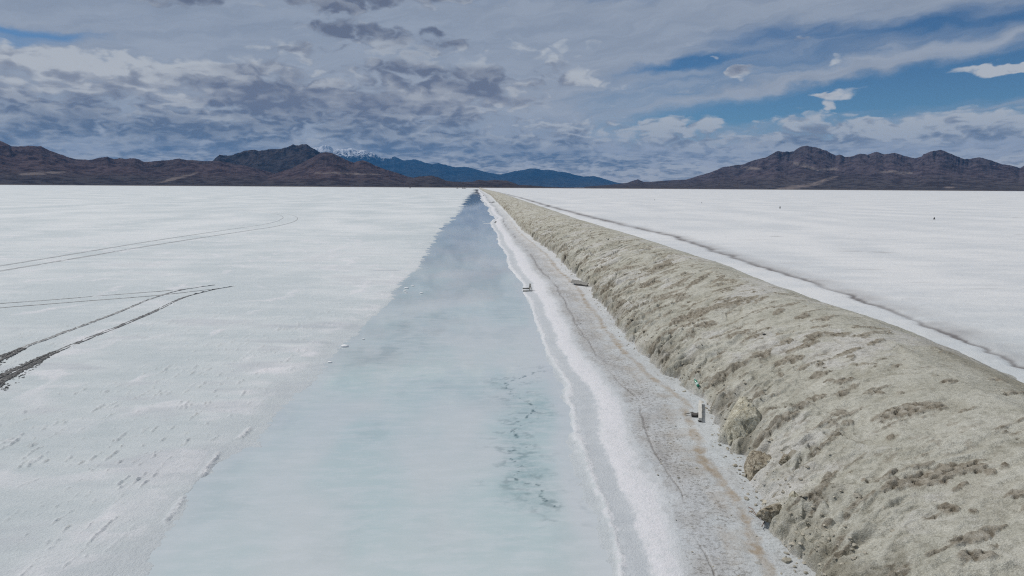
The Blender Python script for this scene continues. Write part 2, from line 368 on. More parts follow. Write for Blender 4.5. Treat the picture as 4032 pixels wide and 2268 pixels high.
A['dark'] = np.clip(np.where(right, .75*crack+.35*rutl*sst(n3, -.4, .3)+.42*wetp, 0)+dsh*(np.clip(.62+.6*pn(np.log(gyf)*7, gyf*0, 62), .40, .85)*np.exp(-(dd/lw)**2)+.60*sst(dd, 2.2, -.1)*sst(dd, -.2, .1)*(.6+.9*n2)+.16*sst(dd, -1.6, 0)*sst(dd, .1, -.1)*sst(n2, -.1, .4)), 0, 1)
# faint dark hairline cracks in the salt flat on the right
hl = sst(ridged(gxf*.05+.05*fbm(gxf*.2, gyf*.2, 3, 81), gyf*.22, 2, 82), .90, .985)*sst(pn(gxf*.11, gyf*.13, 83), .05, .3)*dsh*(dd > 2)
A['dark'] = np.clip(A['dark']+.40*hl*np.clip(.2+gyf/60, 0, 1), 0, 1)
A['right'] = np.where(dsh, 1., np.where(right, .85, 0.))

gm, h = mat('salt crust')
pos = h.pos
fine = h.noise(h.v('MULTIPLY', pos, (1, .8, 1)), 26, 5, .65)
grain = h.noise(pos, 110, 3, .7)
midn = h.noise(h.v('MULTIPLY', pos, (.7, 1.6, 1)), 2.2, 6, .6)
tone_ = h.attr('tone')[2]
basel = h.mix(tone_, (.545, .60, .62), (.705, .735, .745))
baser = h.mix(tone_, (.61, .635, .655), (.73, .74, .745))
base = h.mix(h.attr('right')[2], basel, baser)
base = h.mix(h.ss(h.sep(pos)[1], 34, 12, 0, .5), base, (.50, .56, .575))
base = h.mix(h.attr('lav')[2], base, (.515, .545, .575))
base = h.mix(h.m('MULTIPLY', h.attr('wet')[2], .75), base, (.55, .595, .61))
base = h.mix(h.m('MULTIPLY', h.ss(midn, .35, .7), .16), base, (.83, .85, .86))
# the strip by the bank
spk = h.m('MULTIPLY', h.attr('speck')[2], h.ss(h.noise(h.v('MULTIPLY', pos, (1, 1.35, 1)), 11, 6, .74), .51, .60))
spk2 = h.m('MULTIPLY', h.attr('speck')[2], h.ss(h.noise(pos, 1.3, 4, .6), .42, .62))
base = h.mix(h.m('MULTIPLY', h.attr('speck')[2], .45), base, (.53, .52, .505))
base = h.mix(h.m('MULTIPLY', spk2, .48), base, (.36, .34, .31))
base = h.mix(h.m('MULTIPLY', spk, .85), base, (.20, .19, .17))
spk3 = h.m('MULTIPLY', h.attr('speck')[2], h.ss(h.noise(h.v('MULTIPLY', pos, (1, 1.6, 1)), 24, 4, .7), .56, .62))
base = h.mix(h.m('MULTIPLY', spk3, .7), base, (.20, .19, .17))
base = h.mix(h.m('MULTIPLY', h.attr('brown')[2], h.ss(h.noise(pos, 5, 5, .6), .3, .62, .35, .95)), base, h.mix(h.noise(pos, 3, 3), (.35, .275, .195), (.375, .325, .255)))
base = h.mix(h.m('MULTIPLY', h.attr('white')[2], h.ss(h.noise(pos, 7, 6, .7), .30, .55, .45, 1)), base, (.75, .75, .775))
base = h.mix(h.attr('dark')[2], base, (.20, .19, .19))
base = h.mul(h.ss(grain, .3, .7, .0, .30), base, (.72, .73, .75))
base = h.mul(h.ss(fine, .35, .65, .30, 0), base, (.80, .81, .83))
# beyond the salt: bare brown playa, then sagebrush plain
py_ = h.sep(pos)[1]
edge_ = h.m('ADD', py_, h.m('MULTIPLY', h.noise(pos, .0016, 4), 500))
tan = h.mix(h.noise(h.v('MULTIPLY', pos, (.0006, .004, 1)), 1, 5), (.20, .17, .14), (.085, .075, .075))
base = h.mix(h.ss(edge_, 2950, 3150), base, tan)
h.put(h.b.inputs['Base Color'], base)
h.put(h.b.inputs['Roughness'], h.m('SUBTRACT', .85, h.m('MULTIPLY', h.attr('wet')[2], .42)))
h.b.inputs['Specular IOR Level'].default_value = .3
h.bump(h.m('ADD', h.m('MULTIPLY', fine, .9), h.m('MULTIPLY', grain, .35)), .022, .9)
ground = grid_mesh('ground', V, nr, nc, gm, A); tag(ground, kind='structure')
# the same flat carried on behind the viewpoint
V2 = np.array([[x, y, -.3] for y in (-60000, -200, 6.7) for x in (-60000, -400, 400, 60000)], float)
back = grid_mesh('salt_flat', V2, 3, 4, simple('salt behind', (.72, .74, .77), .05, .4), {}); tag(back, kind='structure')

# ------------------------------------------------------------------ water
wr = np.concatenate([1/np.linspace(1/6.6, 1/120, 640), 120*np.exp(np.linspace(0, math.log(1300/120), 70))[1:]])
uc = np.linspace(0, 1, 300)
wy, wu = np.meshgrid(wr, uc, indexing='ij')
xl0, xr0 = XLc(wy)-1.5-.012*wy, XRc(wy)+1.0+.006*wy
wxx = xl0+(xr0-xl0)*wu; wxf, wyf = wxx.ravel(), wy.ravel()
dL = wxf-XLc(wyf); dR = XRc(wyf)-wxf
def pblob(px, py, rx, ry, x, y, pw=1.0):
    p = gp(px, py); ax = rx*p[1]/F; q = gp(px, py-ry); ay = q[1]-p[1]
    return np.exp(-(((x-p[0])/ax)**2+((y-p[1])/ay)**2)**pw)
wv = .35*fbm(wxf*.6, wyf*.6, 4, 91)
xq, yq = wxf+wv*.8, wyf+wv*2
deep = .75*pblob(1640, 1290, 90, 40, xq, yq)+.85*pblob(1600, 1360, 110, 32, xq, yq)+.5*pblob(1500, 1400, 60, 60, xq, yq)+.6*pblob(1700, 1240, 70, 18, xq, yq)
deep = deep*(.45+.8*sst(fbm(wxf*1.6, wyf*1.0, 5, 92), -.2, .4))
deep = deep+.35*sst(fbm(wxf*.55, wyf*.28, 5, 93), .10, .5)*np.clip(wyf/16, .5, 1)
patch = np.clip(pblob(2060, 1860, 105, 105, xq, yq, 1.6)+.8*pblob(2090, 1600, 110, 70, xq, yq, 1.3)+.6*pblob(1980, 1510, 60, 22, xq, yq)+.8*pblob(2040, 1720, 70, 40, xq, yq)+.5*pblob(2150, 1990, 70, 40, xq, yq), 0, 1)
patch = patch*sst(dR, .1, .45)
teal = np.clip(sst(fbm(wxf*.35+4, wyf*.16, 4, 94)+.25*pn(wxf*.9, wyf*.5, 95), -.28, .35)*.8+.5*np.exp(-(dL/1.2)**2), 0, 1)
lavw = np.clip(sst(dR+.25*fbm(wxf*.9, wyf*.6, 4, 96), .50, .08)*np.clip(1.5-wyf/32, 0, 1)+.55*sst(dL+.3*wv, .5, .0)*np.clip(1.4-wyf/30, 0, 1), 0, 1)
# dark fissures under the brine along a traced line
fz = np.array([gp(*p) for p in ((2105, 1465), (2045, 1490), (1985, 1505), (2000, 1530), (2025, 1555), (2070, 1585), (2110, 1605), (2095, 1625), (2075, 1645), (2030, 1662), (2065, 1680), (2020, 1690), (2030, 1725), (2070, 1760), (2015, 1775), (2015, 1810), (2045, 1835), (2035, 1850), (2020, 1880), (2060, 1905), (2120, 1912), (2140, 1965), (2170, 1990))])
dmin = np.full(wxf.shape, 9.0); sel = np.where((wyf < 22) & (wxf > -2.5))[0]
px_, py_2 = wxf[sel]+.10*fbm(wxf[sel]*3, wyf[sel]*3, 3, 97), wyf[sel]+.10*fbm(wxf[sel]*3+7, wyf[sel]*3, 3, 98)
dm = np.full(sel.shape, 9.0)
for a, b in zip(fz[:-1], fz[1:]):
    ab = b-a; s_ = np.clip(((px_-a[0])*ab[0]+(py_2-a[1])*ab[1])/(ab@ab), 0, 1)
    dm = np.minimum(dm, np.hypot(px_-a[0]-s_*ab[0], (py_2-a[1]-s_*ab[1])*.7))
dmin[sel] = dm
fis = np.exp(-((dmin-.06*np.abs(pn(wxf*7, wyf*7, 102)))/.020)**2)*sst(fbm(wxf*7, wyf*6, 4, 99, .65), .0, .35)*.95
fis = fis+.4*sst(ridged(wxf*2.4, wyf*3.2, 4, 100, .6), .60, .76)*sst(fbm(wxf*2.5, wyf*2.5, 3, 101), .0, .3)*np.exp(-(dmin/.5)**2)
ring = pblob(2015, 1232, 74, 26, wxf, wyf, 2.0)-.75*pblob(2022, 1231, 58, 19, wxf, wyf, 2.0)
deep = np.clip(deep+.8*np.clip(ring, 0, 1)+.30*sst(wyf, 28, 75), 0, 1)  # far end not deeper: base darkened to offset its bright sky reflection
WA = dict(deep=deep, patch=patch, teal=teal, lavw=lavw, fis=np.clip(fis, 0, 1))
WV = np.stack([wxf, wyf, 0*wxf], 1)
wm, h = mat('milky brine')
pos = h.pos
b1 = h.mix(h.attr('teal')[2], (.53, .575, .59), (.44, .545, .56))
b1 = h.mix(h.m('MULTIPLY', h.attr('deep')[2], .75), b1, (.30, .38, .405))
b1 = h.mix(h.m('MULTIPLY', h.attr('patch')[2], .9), b1, h.mix(h.ss(h.noise(pos, 7, 5, .7), .35, .65), (.27, .385, .40), (.39, .49, .505)))
b1 = h.mix(h.m('MULTIPLY', h.attr('lavw')[2], .75), b1, (.54, .57, .595))
b1 = h.mix(h.m('MULTIPLY', h.ss(h.noise(h.v('MULTIPLY', pos, (.6, 1.7, 1)), 2.2, 9, .72), .40, .66), .55), b1, (.58, .62, .645))
b1 = h.mix(h.m('MULTIPLY', h.ss(h.noise(pos, 90, 3, .7), .60, .72), .5), b1, (.66, .70, .72))
b1 = h.mix(h.attr('fis')[2], b1, (.10, .155, .165))
h.put(h.b.inputs['Base Color'], b1)
h.b.inputs['Roughness'].default_value = .03; h.b.inputs['IOR'].default_value = 1.33
h.bump(h.noise(h.v('MULTIPLY', pos, (1, 2.2, 1)), 3.0, 3, .5), .0015, .3)
water = grid_mesh('water', WV, len(wr), len(uc), wm, WA); tag(water, kind='structure')

# ------------------------------------------------------------------ the spoil bank beside the canal
sc_ = np.concatenate([np.linspace(-.7, 2.6, 235), np.linspace(2.6, 6.2, 150)[1:], np.linspace(6.2, 10.2, 40)[1:]])
br = np.concatenate([5.0*np.exp(np.arange(0, math.log(70/5.0), .0021)), 70*np.exp(np.arange(0.0035, math.log(2600/70), .0062))])
by, bs = np.meshgrid(br, sc_, indexing='ij'); yf = by.ravel(); s = bs.ravel()
xb_ = XBc(yf); xf = xb_+s
nearf = np.clip(25/yf, .12, 1)
wrp = fbm(xf*.5, yf*.35, 3, 201)
# lobes and gullies running down the flank
gul = ridged(s*.30+wrp*.7+.45*yf*.12, yf*.62+wrp*.9+s*.18, 4, 203, .55)
gul2 = ridged(s*.42+3+wrp*.8, yf*1.05+wrp*1.8-s*.25, 2, 207, .5)
crs = sst(ridged(s*.40+wrp*1.1, yf*.95+wrp*1.6-s*.30, 3, 270, .45), .58, .88)*sst(pn(s*.6+5, yf*.5, 271), -.25, .15)
low_ = sst(s, 3.0, .2)
ws = .905+.095*sst(yf, 14.2, 18.5)
s2 = s/ws+low_*(.42*(gul-.38)+.16*(gul2-.4))+.28*fbm(yf*.33, yf*0+.4, 3, 209)*low_+.04*fbm(xf*5, yf*5, 3, 211)
cm = sst(pn(yf*.33, yf*0+.7, 260)+.5*pn(yf*.9, yf*0+.2, 261)+.25*sst(yf, 18, 30), -.10, .12)
s3 = s2-.16+low_*.26*(sst(ridged(s*.15+wrp, yf*.75+wrp, 2, 262), -.1, .6)-.6)+low_*(.09*fbm(xf*3.2+yf, yf*3.4, 3, 263)+.05*fbm(xf*9, yf*8, 3, 264))
PC = np.interp(s3, np.array([-50, -.12, 0, .11, .32, .95, 2.2, 3.3, 4.3, 5.2, 6.2, 7.4, 8.6, 9.6, 60.]), np.array([-.5, -.08, .02, .20, .42, .80, 1.22, 1.52, 1.66, 1.60, 1.32, .80, .28, -.05, -.5]))
zz = np.interp(s2, PROF_S, PROF_Z)*(1-cm)+PC*cm
zz = np.where(zz > 0, zz*(.975+.025*sst(yf, 13, 19))*(1+.06*fbm(yf*.12, yf*0+3.3, 3, 213)), zz)
on = sst(zz, -.02, .25)
craggy = sst(s, 2.1+.6*pn(yf*.3, yf*0+.2, 216), .5)*sst(s, -.3, .1)*(.65+.35*sst(yf, 13, 24))*(.5+.5*sst(pn(yf*.45+3, s*.3, 218), -.25, .15))
farf = sst(yf, 16, 45)
mm = .03*fbm(xf*.9, yf*.9, 3, 215)+(.06+.08*farf)*gul*sst(s, 5, .5)*on+(.04+.08*farf)*gul2*sst(s, 4.8, .5)*on-(.03+.13*farf)*crs*sst(s, 5.4, 3.2)*on
lump = np.maximum(0, .28-np.abs(pn(xf*2.5+wrp, yf*2.9, 219)))*.20
mm = mm+lump*(.04+1.25*craggy)+.022*fbm(xf*8, yf*9, 4, 221, .6)*(.35+1.5*craggy)+.007*fbm(xf*24, yf*24, 3, 223, .7)*nearf
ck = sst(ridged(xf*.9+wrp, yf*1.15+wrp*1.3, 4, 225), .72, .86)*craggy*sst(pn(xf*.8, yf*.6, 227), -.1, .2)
mm = mm-.17*ck
spot = sst(fbm(xf*3.2, yf*4.2-s*.8, 4, 243, .65), .30, .48)*sst(pn(xf*.4, yf*.3, 244), -.3, .2)*on
zz = zz+mm*np.where(zz > -.05, 1, .1)
# brown crusted scars, drawn out across the slope
scar = fbm(s*.9+wrp*.5+yf*.28, yf*2.3-s*.55, 4, 231, .6)
scarm = sst(scar+.12*craggy+.16*pn(xf*.2, yf*.12, 233)-.10*sst(yf, 24, 14), .24, .36)*sst(s, 6.0, 4.4)
def on_bank(px, py):
    d = ray(px, py)
    for k_ in np.arange(6, 90, .04):
        p = np.array([0, 0, H])+d*k_
        if p[2] <= np.interp(p[0]-float(XBc(p[1])), PROF_S, PROF_Z): break
    return p[:2]
SC = [(3577, 1627, 135, 26, .22), (3640, 1612, 80, 20, .1), (3656, 1892, 150, 34, .28), (3560, 1930, 90, 20, .42), (3780, 1850, 90, 18, .25), (3731, 2040, 52, 15, 0), (3831, 2040, 22, 10, 0), (3402, 1948, 22, 12, .2), (3262, 1918, 34, 15, .9),
      (3206, 1590, 36, 13, .3), (3132, 1638, 52, 16, .2), (3307, 1561, 36, 14, .4), (3460, 1553, 26, 7, 0), (3895, 1855, 28, 14, .2), (3956, 1834, 18, 9, 0), (4001, 1956, 44, 11, 0), (3905, 2200, 22, 9, 0), (3842, 2248, 95, 20, .1), (3784, 1919, 32, 12, .5),
      (3207, 1327, 48, 13, .3), (3290, 1320, 52, 11, 0), (3166, 1373, 64, 13, .35), (3228, 1286, 42, 7, .1), (3095, 1356, 26, 8, .1), (3066, 1228, 26, 9, .35), (3157, 1246, 28, 9, .3), (3068, 1319, 15, 7, 0), (3352, 1412, 18, 8, 0), (3398, 1441, 56, 7, .02), (3226, 1443, 18, 8, .3),
      (3100, 1443, 62, 15, .35), (3327, 1507, 42, 9, .2), (3232, 1484, 30, 9, .35), (3265, 1516, 25, 7, .2), (3008, 1422, 30, 18, .6), (3075, 1505, 16, 7, .2), (3110, 1840, 22, 10, .5), (2950, 1620, 60, 14, .5), (3330, 1690, 24, 8, .3), (3500, 1750, 20, 7, .1), (3250, 2120, 26, 9, .5),
      (2600, 1050, 56, 12, .45), (2470, 1065, 48, 11, .35), (2740, 1105, 48, 10, .6), (2675, 1112, 40, 8, .6), (2830, 1095, 24, 8, .5), (2900, 1190, 60, 14, .35), (2800, 1220, 90, 14, .4), (2700, 1260, 80, 12, .5), (2960, 1180, 26, 9, .5), (3000, 1180, 26, 8, .4), (2780, 1290, 50, 9, .4), (2900, 1330, 60, 12, .45), (2960, 1340, 50, 10, .5), (2560, 1120, 40, 8, .4), (2640, 1180, 60, 9, .3)]
sc2 = np.zeros_like(s); wob1, wob2 = fbm(xf*1.7, yf*1.7, 4, 251, .6), fbm(xf*1.7+5, yf*1.7, 4, 252, .6)
for (px, py, rx, ry, tl) in SC:
    c_ = on_bank(px, py); e1 = on_bank(px+rx, py-tl*rx)-c_; e2 = on_bank(px, py-ry)-c_
    det = e1[0]*e2[1]-e1[1]*e2[0]
    if abs(det) < 1e-6: continue
    bx = (np.abs(xf-c_[0]) < 4) & (np.abs(yf-c_[1]) < 8)
    ii = np.where(bx)[0]; dx = xf[ii]-c_[0]; dy = yf[ii]-c_[1]
    a_ = (dx*e2[1]-dy*e2[0])/det+.55*wob1[ii]; b_ = (e1[0]*dy-e1[1]*dx)/det+.75*wob2[ii]
    sc2[ii] = np.maximum(sc2[ii], sst(a_*a_+b_*b_+.5*fbm(xf[ii]*4, yf[ii]*4, 3, 253), 1.25, .65))
scarm = np.clip(np.maximum(scarm*.9, sc2), 0, 1)
pit = scarm*sst(pn(xf*10, yf*11, 235), .05, .28)
zz = zz+on*(.030*scarm-.05*pit)
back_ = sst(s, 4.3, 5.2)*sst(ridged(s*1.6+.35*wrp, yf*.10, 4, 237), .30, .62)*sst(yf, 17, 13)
salt_ = sst(fbm(xf*.35+7, yf*.3, 4, 239)+.35*fbm(xf*2, yf*2, 4, 240, .6), .02, .45)*(1-scarm)
skirt = sst(zz+.12*fbm(xf*1.5, yf*1.5, 3, 241), .22, .02)
BA = dict(scar=np.clip(scarm+.6*spot, 0, 1), pit=np.clip(pit+ck+.6*cm*crs*sst(s, 1.2, .5), 0, 1), salt=salt_, skirt=skirt, brow=np.clip(craggy*sst(gul, .25, -.25)*.8+.9*back_+(.35+.5*farf)*crs*sst(s, 5.4, 3.8)+cm*.55*sst(s3, -.1, .02)*sst(s3, .6, .2), 0, 1), cr=craggy)  # the crease terms paint shadow lines into the clay colour
bm_, h = mat('eroded grey clay')
pos = h.pos
n_a = h.noise(pos, 1.2, 6, .62); n_b = h.noise(pos, 9, 7, .66); n_c = h.noise(pos, 55, 4, .7)
b1 = h.mix(h.ss(n_a, .35, .65), (.485, .48, .415), (.59, .585, .52))
b1 = h.mix(h.m('MULTIPLY', h.attr('salt')[2], .60), b1, (.66, .655, .645))
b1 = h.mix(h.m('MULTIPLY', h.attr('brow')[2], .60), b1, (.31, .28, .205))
b1 = h.mix(h.m('MULTIPLY', h.attr('scar')[2], h.ss(n_b, .25, .6, .92, .55)), b1, h.mix(n_a, (.235, .195, .15), (.30, .255, .195)))
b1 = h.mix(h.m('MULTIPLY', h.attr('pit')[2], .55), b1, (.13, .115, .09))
b1 = h.mix(h.m('MULTIPLY', h.attr('skirt')[2], .7), b1, (.66, .655, .645))
b1 = h.mul(h.ss(n_b, .34, .52, .55, 0), b1, (.58, .565, .53))
b1 = h.mix(h.ss(n_b, .58, .72, 0, .6), b1, (.76, .75, .70))
b1 = h.mul(h.ss(n_c, .40, .60, .60, 0), b1, (.58, .57, .54))
str_ = h.noise(h.v('MULTIPLY', pos, (1.2, 9, 4)), 1.0, 6, .7)
b1 = h.mul(h.ss(str_, .50, .36, 0, .16), b1, (.70, .68, .64))
h.put(h.b.inputs['Base Color'], b1); h.b.inputs['Roughness'].default_value = .95; h.b.inputs['Specular IOR Level'].default_value = .15
h.bump(h.m('ADD', h.m('MULTIPLY', n_b, .8), h.m('MULTIPLY', n_c, .45)), .05, .9)
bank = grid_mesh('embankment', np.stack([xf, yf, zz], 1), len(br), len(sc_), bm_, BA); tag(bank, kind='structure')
bank_x, bank_y, bank_z = xf.reshape(by.shape), br, zz.reshape(by.shape)
def bankz(x, y):
    i = int(np.clip(np.searchsorted(bank_y, y), 0, len(bank_y)-1))
    return float(np.interp(x, bank_x[i], bank_z[i]))

# ------------------------------------------------------------------ mountains
def interp_prof(pts, azs, dist):
    a = np.array([ae(x, y) for x, y in pts]); o = np.argsort(a[:, 0])
    return np.interp(azs, a[o, 0], np.tan(a[o, 1]))
def mountain(name, pts, Rr, Rf, Rb, material, seed, fx=1.0, amp=.55, nr_=130, px0=None, px1=None, step=2.2, roll=0, base=-30., pale=()):
    x0 = px0 if px0 is not None else pts[0][0]; x1 = px1 if px1 is not None else pts[-1][0]
    pxs = np.arange(x0, x1+step, step)
    azs = np.array([ae(p, 735)[0] for p in pxs])
    T = interp_prof(pts, azs, Rr)*Rr
    T = T+H
    n = len(azs)
    # small crags on the traced skyline
    T = T*(1+.0)+(.035*T)*fbm(azs*Rr/260*fx, azs*0+seed, 4, seed+90, .6)*np.clip(T/200, 0, 1)
    rr_ = np.concatenate([np.linspace(Rf, Rr, int(nr_*.72)), np.linspace(Rr, Rb, int(nr_*.28))[1:]])
    Rg, Ag = np.meshgrid(rr_, azs, indexing='ij'); Tg = np.broadcast_to(T, Rg.shape)
    x = Rg*np.sin(Ag); y = Rg*np.cos(Ag)
    sfr = np.clip((Rg-Rf)/(Rr-Rf), 0, 1); sbk = np.clip((Rb-Rg)/(Rb-Rr), 0, 1)
    env = np.where(Rg <= Rr, sfr**1.35, sbk)
    k = fx/1000.
    wv_ = fbm(x*k*.6, y*k*.6, 3, seed)
    rg = ridged(x*k*.75+wv_*.6, y*k*.55+wv_*.6, 6, seed+3, .56)
    rg = np.clip(.45+.75*rg, 0, 1.2)
    fl = 1-(1-np.minimum(env, 1))**1.0
    hgt = Tg*env*((1-amp)+amp*rg*(1.25-.25*env))
    hgt = hgt+np.clip(Tg, 0, 260)*.16*fbm(x*k*3.5, y*k*3.5, 4, seed+9)*env*(1-env*.5)
    # fans at the foot
    hgt = hgt*sst(Rg, Rf, Rf+(Rr-Rf)*.25)+8*sst(Rg, Rf, Rf+300)
    tan_ = (hgt-H)/Rg; m_ = tan_.max(0); tgt = (T-H)/Rr
    kf = np.clip(tgt/np.maximum(m_, 1e-4), .3, 1.25)
    for _ in range(2): kf = np.convolve(np.pad(kf, 30, mode='edge'), np.hanning(61)/np.hanning(61).sum(), 'valid')
    hgt = hgt*np.minimum(kf, 1.1)
    win = np.exp(-((Rg-Rr)/((Rr-Rf)*.16))**2)
    for _ in range(3):
        dlt = tgt-((hgt-H)/Rg).max(0)
        hgt = hgt+dlt*Rr*win
    tn = (hgt-H)/Rg; pl = np.zeros_like(tn)
    for (px, py, lx, ly, tl) in pale:
        a0, e0 = ae(px, py); k1 = 1/F
        da = (Ag-a0)/k1*math.cos(a0); de = (tn-math.tan(e0))/k1
        pl = np.maximum(pl, sst((da/lx)**2+((de+tl*da)/ly)**2+1.2*fbm(x*k*6, y*k*6, 3, seed+77), 1.3, .5))
    hgt[0] = base; hgt[-1] = base
    V_ = np.stack([x.ravel(), y.ravel(), hgt.ravel()], 1)
    o = grid_mesh(name, V_, len(rr_), n, material, {'alt': (hgt/np.maximum(T.max(), 1)).ravel(), 'rg': rg.ravel(), 'pale': pl.ravel()})
    tag(o, kind='structure'); return o
def rock(name, c1, c2, c3, sc1=.004, light=None, snow=False):
    m, h = mat(name)
    p = h.v('MULTIPLY', h.pos, (1, .8, 1.0))
    n1_ = h.noise(p, sc1*.35, 6, .6, .4); n2_ = h.noise(p, sc1*3, 6, .65)
    c = h.mix(h.ss(n1_, .36, .60), c1, c2)
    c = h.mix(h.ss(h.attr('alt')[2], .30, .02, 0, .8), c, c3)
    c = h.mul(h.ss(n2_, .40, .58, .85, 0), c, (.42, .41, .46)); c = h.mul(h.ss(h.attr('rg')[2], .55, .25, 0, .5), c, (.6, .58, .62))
    c = h.mix(h.m('MULTIPLY', h.attr('pale')[2], h.ss(n2_, .35, .6, .4, 1)), c, (.20, .168, .158))
    if light:
        pn_ = h.noise(h.v('MULTIPLY', h.pos, (1, .5, 3.5)), sc1*.8, 5, .6)
        c = h.mix(h.ss(pn_, .60, .66, 0, .8), c, light)
    if snow:
        sx, sy, sz = h.sep(h.pos)
        sn = h.noise(h.v('MULTIPLY', h.pos, (3.2, 1.5, .8)), .0022, 8, .75, .4)
        hh = h.m('ADD', h.ss(sz, 650, 1750, -.27, .15), sn)
        ax_ = h.ss(sx, -4200, -2700, 0, -.40)
        c = h.mix(h.ss(h.m('ADD', hh, ax_), .42, .58), c, (.70, .72, .76))
    h.put(h.b.inputs['Base Color'], c); h.b.inputs['Roughness'].default_value = 1; h.b.inputs['Specular IOR Level'].default_value = 0
    h.bump(n2_, 30/ (sc1/.004), .9)
    return m
rk_red = rock('reddish desert rock', (.088, .070, .074), (.112, .084, .088), (.072, .069, .074))  # cloud shadow over the near ranges is put into these dark colours
rk_dark = rock('dark rock in cloud shade', (.060, .056, .062), (.085, .072, .074), (.075, .066, .066))
rk_grey = rock('purple grey desert rock', (.085, .072, .080), (.108, .088, .098), (.085, .079, .082), .004)
rk_blue = rock('distant forested rock', (.030, .036, .040), (.050, .054, .056), (.07, .07, .07), .0012, None, True)

L_front = [(-500, 600), (-300, 560), (-140, 520), (-60, 530), (0, 555), (43, 574), (80, 575), (115, 574), (162, 578), (192, 591), (235, 606), (273, 621), (316, 627), (354, 631), (393, 621), (410, 619), (423, 615), (448, 626), (470, 623), (495, 627), (529, 622), (545, 626),
           (568, 637), (632, 634), (680, 628), (709, 624), (735, 630), (760, 631), (833, 634), (900, 640), (1000, 660), (1100, 690), (1250, 735)]
M_dark = [(640, 735), (720, 690), (800, 650), (838, 634), (850, 620), (864, 609), (894, 612), (915, 612), (935, 602), (962, 595), (975, 596), (992, 589), (1022, 591), (1050, 590), (1069, 587), (1107, 587), (1130, 579), (1154, 569), (1165, 573), (1178, 573), (1191, 565), (1208, 567),
          (1227, 581), (1261, 599), (1330, 622), (1420, 655), (1540, 690), (1680, 735)]
M_red = [(900, 735), (980, 712), (1060, 690), (1150, 662), (1220, 625), (1261, 603), (1291, 597), (1310, 603), (1334, 617), (1360, 628), (1393, 639), (1412, 634), (1432, 631.5), (1450, 638), (1470, 649), (1498, 660), (1526, 669), (1570, 683), (1603, 694), (1650, 706), (1710, 716), (1800, 722), (1900, 735)]
L_low = [(1560, 735), (1603, 706), (1650, 695), (1675, 693), (1697, 691), (1725, 698), (1756, 711), (1782, 715), (1820, 716), (1863, 715), (1886, 707), (1900, 710), (1917, 712), (1948, 708), (1970, 710), (1995, 711), (2020, 719), (2042, 728), (2088, 730), (2160, 736), (2260, 739)]
R_main = [(2300, 735), (2380, 729), (2438, 723.5), (2472, 719), (2490, 712), (2511, 705.6), (2534, 716), (2560, 716), (2593, 713), (2651, 709), (2702, 707), (2738, 696), (2797, 678), (2857, 656), (2928, 646), (2976, 628), (3018, 619), (3040, 606), (3059, 595), (3090, 598), (3125, 596), (3143, 583), (3160, 577), (3178, 573),
          (3205, 579), (3238, 587), (3265, 600), (3291, 612), (3303, 607), (3315, 610), (3327, 617), (3363, 616), (3386, 606), (3400, 606), (3416, 608), (3436, 602), (3452, 598), (3482, 607), (3505, 604), (3523, 601), (3559, 613), (3601, 622), (3630, 616), (3636, 607), (3678, 595), (3708, 590), (3727, 597), (3749, 607), (3797, 626),
          (3857, 622), (3898, 628), (3946, 646), (3987, 653), (4017, 662), (4032, 652), (4100, 640), (4250, 655), (4450, 690), (4600, 720)]
B_far = [(900, 700), (1050, 640), (1180, 590), (1235, 579), (1253, 579), (1270, 573), (1282, 572.6), (1295, 572.6), (1312, 581), (1355, 587.5), (1375, 584), (1389, 585), (1411, 594), (1424, 589), (1436, 590), (1452, 597), (1466, 602.5), (1500, 620), (1534, 624), (1545, 619), (1556, 618), (1586, 630), (1624, 628), (1654, 633), (1705, 647),
         (1726, 642), (1745, 646), (1782, 656), (1797, 657), (1830, 658), (1855, 660), (1894, 672.6), (1948, 684), (1972, 687), (1995, 682), (2022, 674), (2057, 670), (2080, 665), (2104, 663.6), (2139, 668.7), (2170, 668.7), (2201, 676), (2224, 677), (2255, 686), (2298, 695), (2337, 692.8), (2360, 698), (2395, 709), (2422, 717), (2480, 726), (2560, 735)]
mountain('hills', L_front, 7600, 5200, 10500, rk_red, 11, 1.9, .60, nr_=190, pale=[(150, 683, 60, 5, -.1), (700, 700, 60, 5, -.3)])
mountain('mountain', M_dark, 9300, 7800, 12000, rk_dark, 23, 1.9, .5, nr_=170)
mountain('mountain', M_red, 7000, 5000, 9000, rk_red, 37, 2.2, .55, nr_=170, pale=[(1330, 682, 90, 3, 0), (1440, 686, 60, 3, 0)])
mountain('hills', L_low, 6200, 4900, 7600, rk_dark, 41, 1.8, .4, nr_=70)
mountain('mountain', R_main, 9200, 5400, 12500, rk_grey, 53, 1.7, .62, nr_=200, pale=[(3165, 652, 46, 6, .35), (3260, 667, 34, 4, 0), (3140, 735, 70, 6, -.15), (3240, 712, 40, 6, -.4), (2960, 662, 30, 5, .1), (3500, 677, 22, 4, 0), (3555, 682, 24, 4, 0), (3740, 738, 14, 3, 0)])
mountain('mountain', B_far, 31000, 24000, 38000, rk_blue, 67, .6, .5, nr_=170)

# ------------------------------------------------------------------ haze
hb = bmesh.new(); bmesh.ops.create_cube(hb, size=1)
hme = bpy.data.meshes.new('haze'); hb.to_mesh(hme); hb.free()
hz_ = link(bpy.data.objects.new('haze', hme)); hz_.scale = (52000, 54000, 2300); hz_.location = (0, 26000-8500, 2300/2-32)
tag(hz_, kind='stuff')
hmat = bpy.data.materials.new('haze'); hmat.use_nodes = True; tr = hmat.node_tree
for n in list(tr.nodes): tr.nodes.remove(n)
pv = tr.nodes.new('ShaderNodeVolumePrincipled'); pv.inputs['Color'].default_value = (.10, .42, .95, 1); pv.inputs['Density'].default_value = 2.1e-5; pv.inputs['Anisotropy'].default_value = .0
oo = tr.nodes.new('ShaderNodeOutputMaterial'); tr.links.new(pv.outputs[0], oo.inputs['Volume']); hme.materials.append(hmat)

